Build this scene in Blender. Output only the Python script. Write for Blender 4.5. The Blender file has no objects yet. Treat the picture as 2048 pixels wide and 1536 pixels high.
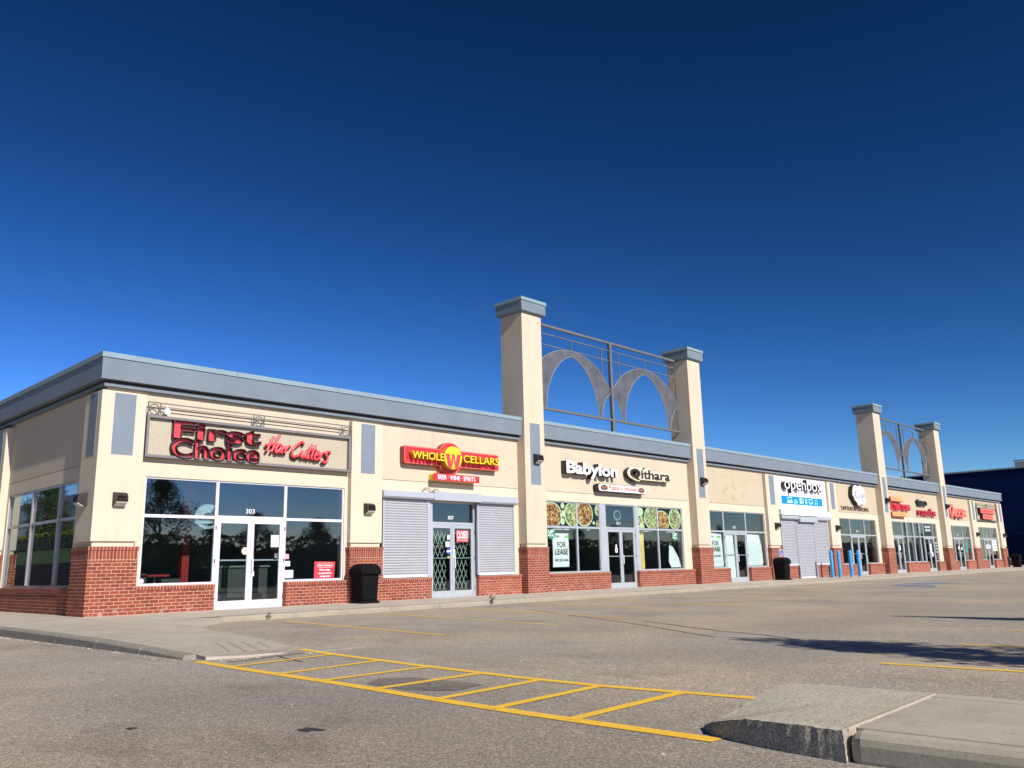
import bpy, bmesh, math, random
from mathutils import Vector, Matrix
random.seed(7)
R = math.radians
scene = bpy.context.scene
COL = scene.collection

# ------------------------------------------------------------------ camera
cd = bpy.data.cameras.new("camera"); cam = bpy.data.objects.new("camera", cd); COL.objects.link(cam)
yaw, pit, rol = R(46.037), R(12.245), R(-1.280)
F = Vector((math.sin(yaw)*math.cos(pit), math.cos(yaw)*math.cos(pit), math.sin(pit)))
Rt = Vector((math.cos(yaw), -math.sin(yaw), 0)); Up = Rt.cross(F)
R2 = Rt*math.cos(rol)+Up*math.sin(rol); U2 = -Rt*math.sin(rol)+Up*math.cos(rol)
M = Matrix((R2, U2, -F)).transposed().to_4x4()
M.translation = Vector((-7.001, -19.611, 0.843))
cam.matrix_world = M
cd.sensor_width = 36; cd.lens = 1689.5/2048*36; cd.clip_start = 0.1; cd.clip_end = 3000
scene.camera = cam

# ------------------------------------------------------------------ light
SUN = Vector((0.105, 1.0, -0.64)).normalized()      # travel direction of the light
elev = math.asin(-SUN.z)
azim = math.atan2(-SUN.x, -SUN.y)                   # bearing of the sun from +Y towards +X
w = bpy.data.worlds.new("World"); scene.world = w; w.use_nodes = True
nt = w.node_tree; nt.nodes.clear()
sky = nt.nodes.new('ShaderNodeTexSky'); sky.sky_type = 'NISHITA'; sky.sun_disc = False
sky.sun_elevation = elev; sky.sun_rotation = azim; sky.air_density = 1.0; sky.dust_density = 0.3; sky.ozone_density = 3.0; sky.altitude = 1000
EXPO = 0.45
sp_ = nt.nodes.new('ShaderNodeSeparateColor'); cb_ = nt.nodes.new('ShaderNodeCombineColor'); nt.links.new(sky.outputs[0], sp_.inputs[0])
bg = nt.nodes.new('ShaderNodeBackground'); bg.inputs[1].default_value = 0.07
for i_, (pw, k_) in enumerate(((2.5, .008), (2.06, .0147), (2.2, .0126))):   # deep polarised blue: contrast of each channel
    a_ = nt.nodes.new('ShaderNodeMath'); a_.operation = 'POWER'; a_.inputs[1].default_value = pw
    b_ = nt.nodes.new('ShaderNodeMath'); b_.operation = 'MULTIPLY'; b_.inputs[1].default_value = k_/(.07*2**EXPO)
    nt.links.new(sp_.outputs[i_], a_.inputs[0]); nt.links.new(a_.outputs[0], b_.inputs[0]); nt.links.new(b_.outputs[0], cb_.inputs[i_])
wo = nt.nodes.new('ShaderNodeOutputWorld')
nt.links.new(cb_.outputs[0], bg.inputs[0]); nt.links.new(bg.outputs[0], wo.inputs[0])
sd = bpy.data.lights.new("sun", 'SUN'); sd.energy = 4.6; sd.angle = R(0.5); sd.color = (1.0, 0.95, 0.87)
so = bpy.data.objects.new("sun", sd); COL.objects.link(so)
so.rotation_euler = SUN.to_track_quat('-Z', 'Y').to_euler()
scene.view_settings.view_transform = 'Standard'; scene.view_settings.look = 'None'
scene.view_settings.exposure = EXPO; scene.view_settings.gamma = 1

# ------------------------------------------------------------------ materials
def newmat(n):
    m = bpy.data.materials.new(n); m.use_nodes = True
    t = m.node_tree; b = t.nodes['Principled BSDF']
    return m, t, b
def nd(t, typ, **k):
    n = t.nodes.new(typ)
    for a, v in k.items(): setattr(n, a, v)
    return n
def L(t, a, b): t.links.new(a, b)
def mixc(t, fac, c1, c2, blend='MIX'):
    n = nd(t, 'ShaderNodeMixRGB', blend_type=blend)
    for i, v in ((0, fac), (1, c1), (2, c2)):
        if isinstance(v, (int, float)): n.inputs[i].default_value = v
        elif isinstance(v, tuple): n.inputs[i].default_value = v if len(v) == 4 else (*v, 1)
        else: L(t, v, n.inputs[i])
    return n.outputs[0]
def ramp(t, src, stops):
    n = nd(t, 'ShaderNodeValToRGB'); L(t, src, n.inputs[0])
    e = n.color_ramp.elements
    while len(e) < len(stops): e.new(0.5)
    for i, (p, c) in enumerate(stops):
        e[i].position = p; e[i].color = c if len(c) == 4 else (*c, 1)
    return n.outputs[0]
def noise(t, vec, scale, detail=3, rough=.55):
    n = nd(t, 'ShaderNodeTexNoise'); n.inputs['Scale'].default_value = scale; n.inputs['Detail'].default_value = detail; n.inputs['Roughness'].default_value = rough
    if vec is not None: L(t, vec, n.inputs['Vector'])
    return n.outputs[0]
def geo(t): return nd(t, 'ShaderNodeNewGeometry').outputs['Position']
def obc(t): return nd(t, 'ShaderNodeTexCoord').outputs['Object']
def bump(t, b, h, s, d):
    n = nd(t, 'ShaderNodeBump'); n.inputs['Strength'].default_value = s; n.inputs['Distance'].default_value = d
    L(t, h, n.inputs['Height']); L(t, n.outputs[0], b.inputs['Normal'])
def scalev(t, vec, s):
    n = nd(t, 'ShaderNodeMapping'); n.inputs['Scale'].default_value = s; L(t, vec, n.inputs[0]); return n.outputs[0]
def plain(n, c, rough=.6, metal=0, var=.08, vs=6, bmp=0.0, spec=.5):
    m, t, b = newmat(n)
    v = noise(t, obc(t), vs, 4)
    lo = tuple(x*(1-var) for x in c); hi = tuple(min(1, x*(1+var)) for x in c)
    L(t, ramp(t, v, [(0.3, lo), (0.7, hi)]), b.inputs['Base Color'])
    b.inputs['Roughness'].default_value = rough; b.inputs['Metallic'].default_value = metal
    b.inputs['Specular IOR Level'].default_value = spec
    if bmp: bump(t, b, noise(t, obc(t), 60, 3), bmp, .005)
    return m
def stucco(n, c, dirt=.25):
    m, t, b = newmat(n); p = geo(t)
    big = noise(t, p, .9, 4); streak = noise(t, scalev(t, p, (3, 3, .6)), 1.0, 4)
    c0 = mixc(t, ramp(t, big, [(.35, (0, 0, 0)), (.7, (1, 1, 1))]), c, tuple(x*.93 for x in c))
    c1 = mixc(t, ramp(t, streak, [(.55, (0, 0, 0)), (.85, (dirt*.6, dirt*.6, dirt*.6))]), c0, (c[0]*.62, c[1]*.6, c[2]*.6))
    sx = nd(t, 'ShaderNodeSeparateXYZ'); L(t, p, sx.inputs[0])
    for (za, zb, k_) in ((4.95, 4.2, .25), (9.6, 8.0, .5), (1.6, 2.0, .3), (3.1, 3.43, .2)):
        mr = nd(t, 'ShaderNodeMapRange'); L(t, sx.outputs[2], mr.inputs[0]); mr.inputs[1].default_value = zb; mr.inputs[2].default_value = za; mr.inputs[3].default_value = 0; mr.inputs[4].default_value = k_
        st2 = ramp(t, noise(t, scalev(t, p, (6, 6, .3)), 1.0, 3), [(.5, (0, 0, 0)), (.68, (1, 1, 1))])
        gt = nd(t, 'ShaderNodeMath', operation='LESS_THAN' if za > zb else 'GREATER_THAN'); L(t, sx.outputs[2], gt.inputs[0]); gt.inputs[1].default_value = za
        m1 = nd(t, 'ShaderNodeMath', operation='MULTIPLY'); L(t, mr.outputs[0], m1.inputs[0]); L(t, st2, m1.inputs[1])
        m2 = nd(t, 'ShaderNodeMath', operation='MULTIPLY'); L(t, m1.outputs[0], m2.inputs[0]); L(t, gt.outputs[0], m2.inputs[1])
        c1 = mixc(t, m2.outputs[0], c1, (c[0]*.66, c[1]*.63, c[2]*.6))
    gd = nd(t, 'ShaderNodeVectorMath', operation='DISTANCE'); L(t, scalev(t, p, (.55, 0, 1)), gd.inputs[0]); gd.inputs[1].default_value = (28.0*.55, 0, 4.2)   # ghost of a removed sign
    gm2 = nd(t, 'ShaderNodeMapRange'); L(t, gd.outputs['Value'], gm2.inputs[0]); gm2.inputs[1].default_value = .75; gm2.inputs[2].default_value = .45; gm2.inputs[3].default_value = 0; gm2.inputs[4].default_value = .5
    gn = ramp(t, noise(t, p, 3.4, 4), [(.5, (0, 0, 0)), (.66, (1, 1, 1))]); g3 = nd(t, 'ShaderNodeMath', operation='MULTIPLY'); L(t, gm2.outputs[0], g3.inputs[0]); L(t, gn, g3.inputs[1])
    c1 = mixc(t, g3.outputs[0], c1, (c[0]*.62, c[1]*.58, c[2]*.5))
    fine = noise(t, p, 90, 2)
    c2 = mixc(t, ramp(t, fine, [(.3, (.10, .10, .10)), (.6, (0, 0, 0))]), c1, (c[0]*.5, c[1]*.5, c[2]*.5))
    L(t, c2, b.inputs['Base Color']); b.inputs['Roughness'].default_value = .92; b.inputs['Specular IOR Level'].default_value = .15
    bump(t, b, noise(t, p, 120, 3), .35, .006)
    return m
def wallvec(t, swap=False):
    """(along the wall, height) whichever way the face looks"""
    g = nd(t, 'ShaderNodeNewGeometry'); s = nd(t, 'ShaderNodeSeparateXYZ'); L(t, g.outputs['Position'], s.inputs[0])
    sn = nd(t, 'ShaderNodeSeparateXYZ'); L(t, g.outputs['True Normal'], sn.inputs[0])
    ab = nd(t, 'ShaderNodeMath', operation='ABSOLUTE'); L(t, sn.outputs[0], ab.inputs[0])
    gt = nd(t, 'ShaderNodeMath', operation='GREATER_THAN'); L(t, ab.outputs[0], gt.inputs[0]); gt.inputs[1].default_value = .5
    az = nd(t, 'ShaderNodeMath', operation='ABSOLUTE'); L(t, sn.outputs[2], az.inputs[0])
    gz = nd(t, 'ShaderNodeMath', operation='GREATER_THAN'); L(t, az.outputs[0], gz.inputs[0]); gz.inputs[1].default_value = .5
    mx = nd(t, 'ShaderNodeMix'); L(t, gt.outputs[0], mx.inputs[0]); L(t, s.outputs[0], mx.inputs[2]); L(t, s.outputs[1], mx.inputs[3])
    mz = nd(t, 'ShaderNodeMix'); L(t, gz.outputs[0], mz.inputs[0]); L(t, s.outputs[2], mz.inputs[2]); L(t, s.outputs[1], mz.inputs[3])
    c = nd(t, 'ShaderNodeCombineXYZ'); L(t, mx.outputs[0], c.inputs[0]); L(t, mz.outputs[0], c.inputs[1])
    return c.outputs[0], s.outputs[2]
def brick(n, bw=.205, bh=.0755, off=.5, tone=1.0, z0=0.0):
    m, t, b = newmat(n); v, z = wallvec(t)
    mp = nd(t, 'ShaderNodeMapping'); mp.inputs['Location'].default_value = (0.03, -z0, 0); L(t, v, mp.inputs[0])
    br = nd(t, 'ShaderNodeTexBrick'); br.offset = off; br.squash = 1
    L(t, mp.outputs[0], br.inputs['Vector'])
    br.inputs['Scale'].default_value = 1; br.inputs['Brick Width'].default_value = bw; br.inputs['Row Height'].default_value = bh
    br.inputs['Mortar Size'].default_value = .0068; br.inputs['Mortar Smooth'].default_value = .15; br.inputs['Bias'].default_value = -.1
    br.inputs['Color1'].default_value = (.285*tone, .070*tone, .038*tone, 1); br.inputs['Color2'].default_value = (.175*tone, .038*tone, .027*tone, 1)
    br.inputs['Mortar'].default_value = (.52, .33, .24, 1)
    p = geo(t)
    dirty = mixc(t, ramp(t, noise(t, p, 3.2, 5, .7), [(.45, (0, 0, 0)), (.8, (.45, .45, .45))]), br.outputs['Color'], (.12, .035, .025))
    # efflorescence close to the pavement
    low = nd(t, 'ShaderNodeMapRange'); L(t, z, low.inputs[0]); low.inputs[1].default_value = .22; low.inputs[2].default_value = 0; low.inputs[3].default_value = 0; low.inputs[4].default_value = 1
    nf = ramp(t, noise(t, p, 5, 5, .7), [(.55, (0, 0, 0)), (.68, (.75, .75, .75))])
    mm = nd(t, 'ShaderNodeMath', operation='MULTIPLY'); L(t, low.outputs[0], mm.inputs[0]); L(t, nf, mm.inputs[1])
    c = mixc(t, mm.outputs[0], dirty, (.5, .38, .32))
    L(t, c, b.inputs['Base Color']); b.inputs['Roughness'].default_value = .88; b.inputs['Specular IOR Level'].default_value = .2
    inv = nd(t, 'ShaderNodeMath', operation='SUBTRACT'); inv.inputs[0].default_value = 1; L(t, br.outputs['Fac'], inv.inputs[1])
    bump(t, b, inv.outputs[0], .8, .006)
    return m
def asphalt(n, tone=1.0):
    m, t, b = newmat(n); p = geo(t)
    vo = nd(t, 'ShaderNodeTexVoronoi'); vo.inputs['Scale'].default_value = 120; L(t, p, vo.inputs['Vector'])
    sp = nd(t, 'ShaderNodeSeparateColor'); L(t, vo.outputs['Color'], sp.inputs[0])
    agg = ramp(t, sp.outputs[0], [(0, (.10, .094, .088)), (.45, (.205, .19, .175)), (.8, (.31, .285, .26)), (1, (.60, .56, .51))])
    vo2 = nd(t, 'ShaderNodeTexVoronoi'); vo2.inputs['Scale'].default_value = 48; L(t, p, vo2.inputs['Vector'])
    sp2 = nd(t, 'ShaderNodeSeparateColor'); L(t, vo2.outputs['Color'], sp2.inputs[0])
    agg = mixc(t, .35, agg, ramp(t, sp2.outputs[1], [(0, (.13, .12, .11)), (.7, (.26, .24, .22)), (1, (.40, .37, .33))]))
    base = mixc(t, ramp(t, noise(t, p, .35, 5, .6), [(.38, (0, 0, 0)), (.62, (1, 1, 1))]), (1.22, 1.18, 1.12), (1.50, 1.44, 1.33))
    c = mixc(t, 1.0, agg, base, 'MULTIPLY')
    # lighter, tanner towards the drive on the left, as worn
    s = nd(t, 'ShaderNodeSeparateXYZ'); L(t, p, s.inputs[0])
    wv = noise(t, p, .22, 3)
    tr = nd(t, 'ShaderNodeMapRange'); L(t, wv, tr.inputs[0]); tr.inputs[1].default_value = .4; tr.inputs[2].default_value = .65
    c = mixc(t, tr.outputs[0], c, mixc(t, 1.0, c, (1.22, 1.12, .97), 'MULTIPLY'))
    dv = nd(t, 'ShaderNodeVectorMath', operation='DISTANCE'); L(t, scalev(t, p, (1, .8, 0)), dv.inputs[0]); dv.inputs[1].default_value = (-3.6, -12.4, 0)
    dm = nd(t, 'ShaderNodeMapRange', interpolation_type='SMOOTHSTEP'); L(t, dv.outputs['Value'], dm.inputs[0]); dm.inputs[1].default_value = .6; dm.inputs[2].default_value = 3.6; dm.inputs[3].default_value = .85; dm.inputs[4].default_value = 0
    c = mixc(t, dm.outputs[0], c, mixc(t, 1.0, c, (.70, .71, .73), 'MULTIPLY'))   # sealed, oil-darkened lane
    # oil and tyre stains
    st = ramp(t, noise(t, scalev(t, p, (1.1, .45, 1)), 1.0, 5, .65), [(.56, (0, 0, 0)), (.72, (.6, .6, .6))])
    c = mixc(t, st, c, mixc(t, 1.0, c, (.62, .62, .63), 'MULTIPLY'))
    if tone != 1: c = mixc(t, 1.0, c, (tone, tone, tone), 'MULTIPLY')
    L(t, c, b.inputs['Base Color']); b.inputs['Roughness'].default_value = .93; b.inputs['Specular IOR Level'].default_value = .15
    bump(t, b, sp.outputs[0], .55, .006)
    return m
def concrete(n, c, agg=0.0, joints=None):
    m, t, b = newmat(n); p = geo(t)
    v = noise(t, p, 1.3, 6, .65); f = noise(t, p, 45, 4, .6)
    cc = mixc(t, ramp(t, v, [(.35, (0, 0, 0)), (.7, (1, 1, 1))]), tuple(x*.84 for x in c), tuple(x*1.06 for x in c))
    cc = mixc(t, ramp(t, f, [(.3, (.35, .35, .35)), (.6, (0, 0, 0))]), cc, tuple(x*.6 for x in c))
    stn = ramp(t, noise(t, p, 3.1, 6, .75), [(.54, (0, 0, 0)), (.74, (.5, .5, .5))])
    cc = mixc(t, stn, cc, tuple(x*.5 for x in c))
    if agg:
        vo = nd(t, 'ShaderNodeTexVoronoi'); vo.inputs['Scale'].default_value = 95; L(t, p, vo.inputs['Vector'])
        sp = nd(t, 'ShaderNodeSeparateColor'); L(t, vo.outputs['Color'], sp.inputs[0])
        cc = mixc(t, agg, cc, ramp(t, sp.outputs[0], [(0, (.10, .09, .075)), (.5, (.30, .27, .22)), (1, (.62, .57, .48))]))
        big = noise(t, p, 14, 5, .7); ad = nd(t, 'ShaderNodeMath', operation='ADD'); L(t, sp.outputs[0], ad.inputs[0]); L(t, big, ad.inputs[1])
        bump(t, b, ad.outputs[0], .9, .014)
    else:
        bump(t, b, f, .3, .004)
    if joints:
        s = nd(t, 'ShaderNodeSeparateXYZ'); L(t, p, s.inputs[0])
        for ax, step, ph in joints:
            a = nd(t, 'ShaderNodeMath', operation='ADD'); L(t, s.outputs[ax], a.inputs[0]); a.inputs[1].default_value = ph+1000*step
            q = nd(t, 'ShaderNodeMath', operation='MODULO'); L(t, a.outputs[0], q.inputs[0]); q.inputs[1].default_value = step
            g = nd(t, 'ShaderNodeMath', operation='LESS_THAN'); L(t, q.outputs[0], g.inputs[0]); g.inputs[1].default_value = .014
            cc = mixc(t, g.outputs[0], cc, tuple(x*.45 for x in c))
    L(t, cc, b.inputs['Base Color']); b.inputs['Roughness'].default_value = .9; b.inputs['Specular IOR Level'].default_value = .2
    return m
def glassmat(n, tint=(.34, .37, .37)):
    m, t, b = newmat(n); t.nodes.remove(b)
    tr = nd(t, 'ShaderNodeBsdfTransparent'); tr.inputs[0].default_value = (*tint, 1)
    gl = nd(t, 'ShaderNodeBsdfGlossy'); gl.inputs['Color'].default_value = (.85, .92, .95, 1); gl.inputs['Roughness'].default_value = .015
    lw = nd(t, 'ShaderNodeLayerWeight'); lw.inputs[0].default_value = .5
    pw = nd(t, 'ShaderNodeMath', operation='POWER'); L(t, lw.outputs['Facing'], pw.inputs[0]); pw.inputs[1].default_value = 5
    mu = nd(t, 'ShaderNodeMath', operation='MULTIPLY_ADD', use_clamp=True); L(t, pw.outputs[0], mu.inputs[0]); mu.inputs[1].default_value = 1.35; mu.inputs[2].default_value = .09
    bp_ = nd(t, 'ShaderNodeBump'); bp_.inputs['Strength'].default_value = .012; bp_.inputs['Distance'].default_value = .02
    L(t, noise(t, geo(t), 1.6, 2), bp_.inputs['Height']); L(t, bp_.outputs[0], gl.inputs['Normal'])
    mx = nd(t, 'ShaderNodeMixShader'); L(t, mu.outputs[0], mx.inputs[0]); L(t, tr.outputs[0], mx.inputs[1]); L(t, gl.outputs[0], mx.inputs[2])
    L(t, mx.outputs[0], t.nodes['Material Output'].inputs[0])
    return m
def leafmat(n, c):
    m, t, b = newmat(n)
    oi = nd(t, 'ShaderNodeObjectInfo'); v = noise(t, geo(t), 1.1, 3)
    L(t, ramp(t, v, [(.3, tuple(x*.6 for x in c)), (.7, tuple(x*1.35 for x in c))]), b.inputs['Base Color'])
    b.inputs['Roughness'].default_value = .6
    b.inputs['Transmission Weight'].default_value = 0
    return m
def gridmat(n):
    m, t, b = newmat(n); v, z = wallvec(t)
    br = nd(t, 'ShaderNodeTexBrick'); br.offset = 0; L(t, v, br.inputs['Vector'])
    br.inputs['Scale'].default_value = 1; br.inputs['Brick Width'].default_value = .05; br.inputs['Row Height'].default_value = .04; br.inputs['Mortar Size'].default_value = .006
    br.inputs['Color1'].default_value = (.50, .44, .33, 1); br.inputs['Color2'].default_value = (.48, .42, .32, 1); br.inputs['Mortar'].default_value = (.30, .265, .20, 1)
    L(t, br.outputs['Color'], b.inputs['Base Color']); b.inputs['Roughness'].default_value = .8
    return m
def foodmat(n, cols, sc_=14):
    m, t, b = newmat(n)
    vo = nd(t, 'ShaderNodeTexVoronoi'); vo.inputs['Scale'].default_value = sc_; L(t, geo(t), vo.inputs['Vector'])
    sp = nd(t, 'ShaderNodeSeparateColor'); L(t, vo.outputs['Color'], sp.inputs[0])
    L(t, ramp(t, sp.outputs[0], [(i/(len(cols)-1), c) for i, c in enumerate(cols)]), b.inputs['Base Color'])
    b.inputs['Roughness'].default_value = .5
    return m

CREAM = (.60, .52, .40)
m_stucco = stucco('stucco', CREAM)
m_stucco2 = stucco('stucco_field', (.545, .463, .352), .3)
m_tower = stucco('stucco_tower', (.58, .485, .37), .55)
m_groove = plain('groove', (.20, .15, .10), .9)
m_brick = brick('brick'); m_bricko = brick('brick_orange', tone=1.25)
m_sold = brick('brick_soldier', bw=.0755, bh=.30, off=0, z0=.0)
m_metal = plain('cornice_metal', (.165, .20, .235), .7, .0, .07, 1.2, spec=.15)
m_coping = plain('coping_metal', (.21, .29, .33), .7, 0, .06, 1.5, spec=.15)
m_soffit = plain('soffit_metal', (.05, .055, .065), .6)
m_panel = plain('blue_grey_panel', (.18, .22, .265), .85, 0, .06, 2, spec=.1)
m_frame_w = plain('white_aluminium', (.62, .60, .68), .4, 0, .04, 3)
m_frame_s = plain('silver_aluminium', (.44, .47, .50), .38, .25, .05, 3)
m_frame_d = plain('side_aluminium', (.34, .32, .33), .3, .5, .06, 3)
m_glass = glassmat('tinted_glass', (.80, .86, .85)); m_glassc = glassmat('clear_glass', (.95, .975, .97)); m_glassb = glassmat('side_glass', (.55, .60, .60))
m_steel = plain('painted_steel', (.115, .12, .125), .55, 0, .12, 3)
m_plate = plain('arch_plate', (.080, .084, .10), .6, 0, .3, 2.2); m_rim = plain('arch_rim_paint', (.19, .20, .22), .5)
m_dark = plain('dark_bronze', (.032, .024, .022), .5, 0, .1, spec=.3)
m_lens = plain('lamp_lens', (.5, .48, .45), .3)
m_black = plain('black_plastic', (.005, .005, .006), .7, 0, .2, 3, spec=.10)
m_shut = plain('shutter_slats', (.37, .375, .40), .55, .0, .05, 2)
m_shutbox = plain('shutter_box', (.36, .385, .43), .55, .0, .04, 2)
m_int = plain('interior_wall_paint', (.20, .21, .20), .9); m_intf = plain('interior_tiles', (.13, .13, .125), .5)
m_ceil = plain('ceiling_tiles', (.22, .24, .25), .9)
m_red = plain('sign_red', (.62, .025, .035), .35); m_redf = plain('letter_red', (.72, .05, .065), .3)
m_dred = plain('dark_red_rim', (.035, .006, .008), .4); m_yel = plain('sign_yellow', (.80, .56, .015), .4)
m_gold = plain('letter_side_gold', (.45, .20, .02), .4); m_orange = plain('sign_edge', (.75, .22, .12), .4)
m_white = plain('sign_white', (.80, .80, .80), .4, 0, .02); m_cream = plain('letter_cream', (.78, .76, .52), .4)
m_brown = plain('letter_brown', (.055, .022, .02), .4); m_side = plain('sign_side', (.018, .013, .012), .5)
m_paper = plain('white_paper', (.68, .76, .74), .8, 0, .04, 3); m_ink = plain('ink', (.02, .025, .03), .6)
m_wpaper = plain('notice_paper', (.75, .76, .76), .8); m_green = plain('sticker_green', (.03, .20, .10), .5)
m_lgreen = plain('tag_green', (.22, .55, .14), .5); m_blue = plain('sign_blue', (.0, .22, .72), .4)
m_bluel = plain('icon_pale', (.5, .85, .95), .4)
m_boll = plain('bollard_blue', (.04, .27, .60), .55, 0, .15, 4); m_acc = plain('accessible_blue', (.02, .09, .48), .5)
m_yline = None
def paintmat(n, c, wear=.5):
    m, t, b = newmat(n); p = geo(t)
    wv = ramp(t, noise(t, p, 22, 5, .75), [(wear-.06, (0, 0, 0)), (wear+.06, (1, 1, 1))])
    vo = nd(t, 'ShaderNodeTexVoronoi'); vo.inputs['Scale'].default_value = 75; L(t, p, vo.inputs['Vector'])
    sp = nd(t, 'ShaderNodeSeparateColor'); L(t, vo.outputs['Color'], sp.inputs[0])
    ag = ramp(t, sp.outputs[0], [(0, (.10, .094, .088)), (.8, (.28, .26, .24)), (1, (.5, .47, .42))])
    L(t, mixc(t, wv, c, ag), b.inputs['Base Color']); b.inputs['Roughness'].default_value = .75
    bump(t, b, sp.outputs[0], .4, .004)
    return m
m_ypaint = paintmat('yellow_paint', (.84, .50, .035), .64); m_yfaint = paintmat('worn_yellow_paint', (.76, .48, .07), .62)
m_bpaint = paintmat('worn_blue_paint', (.10, .17, .36), .5)
m_asph = asphalt('asphalt'); m_patch = asphalt('asphalt_patch', .62)
m_side_walk = concrete('sidewalk_concrete', (.50, .44, .365), 0, [(0, 1.52, .3)])
m_curb = concrete('curb_concrete', (.50, .435, .335), .2)
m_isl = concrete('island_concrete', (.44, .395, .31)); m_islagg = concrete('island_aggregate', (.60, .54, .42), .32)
m_rimc = concrete('rubbed_rim', (.60, .54, .43), .15); m_islface = concrete('kerb_face', (.40, .355, .27), .5); m_slab = concrete('slab_concrete', (.46, .41, .34)); m_curbd = concrete('weathered_shaded_curb', (.31, .285, .235), .3)  # left curb: dark colour mixes weathering with the shade on its outer face
m_tar = plain('crack_sealant', (.035, .034, .035), .6)
m_navy = plain('navy_cladding', (.004, .010, .050), .9, 0, .1, .3, spec=.03); m_grid = gridmat('sign_mesh_panel')
m_leaf = leafmat('leaves', (.05, .085, .022)); m_leafr = leafmat('red_leaves', (.09, .04, .025)); m_hedge = leafmat('hedge_leaves', (.13, .14, .02))
m_bark = plain('bark', (.08, .06, .045), .9, 0, .3, 8); m_grass = plain('grass_blades', (.06, .10, .025), .9, 0, .3, 3)
m_block = plain('retaining_block', (.13, .11, .095), .9, 0, .25, 2); m_roof = plain('roof_membrane', (.3, .3, .29), .9)
m_food1 = foodmat('bowl_food', [(.04, .015, .008), (.16, .06, .02), (.42, .30, .08), (.06, .02, .01), (.25, .12, .05), (.48, .42, .18)], 13)
m_food2 = foodmat('salad_food', [(.06, .16, .05), (.30, .40, .14), (.03, .09, .04), (.16, .07, .03), (.40, .48, .24), (.10, .24, .10)], 13)
m_bowl = plain('bowl_cream', (.36, .50, .28), .5); m_teal = plain('banner_dark', (.008, .022, .03), .5, spec=.2)
m_yint = plain('yellow_partition', (.72, .58, .16), .7); m_navys = plain('dark_window', (.01, .015, .02), .2)
m_cable = plain('cable_black', (.04, .03, .025), .6); m_weed = leafmat('weed_leaves', (.10, .10, .035))
m_redp = plain('red_pillar', (.42, .03, .03), .5); m_tan = plain('counter_tan', (.085, .088, .082), .6); m_lred = plain('pale_red_sign', (.80, .17, .12), .4)
m_oyel = plain('pale_orange_sign', (.80, .42, .13), .4); m_teals = plain('teal_sign', (.02, .35, .45), .5)

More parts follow.
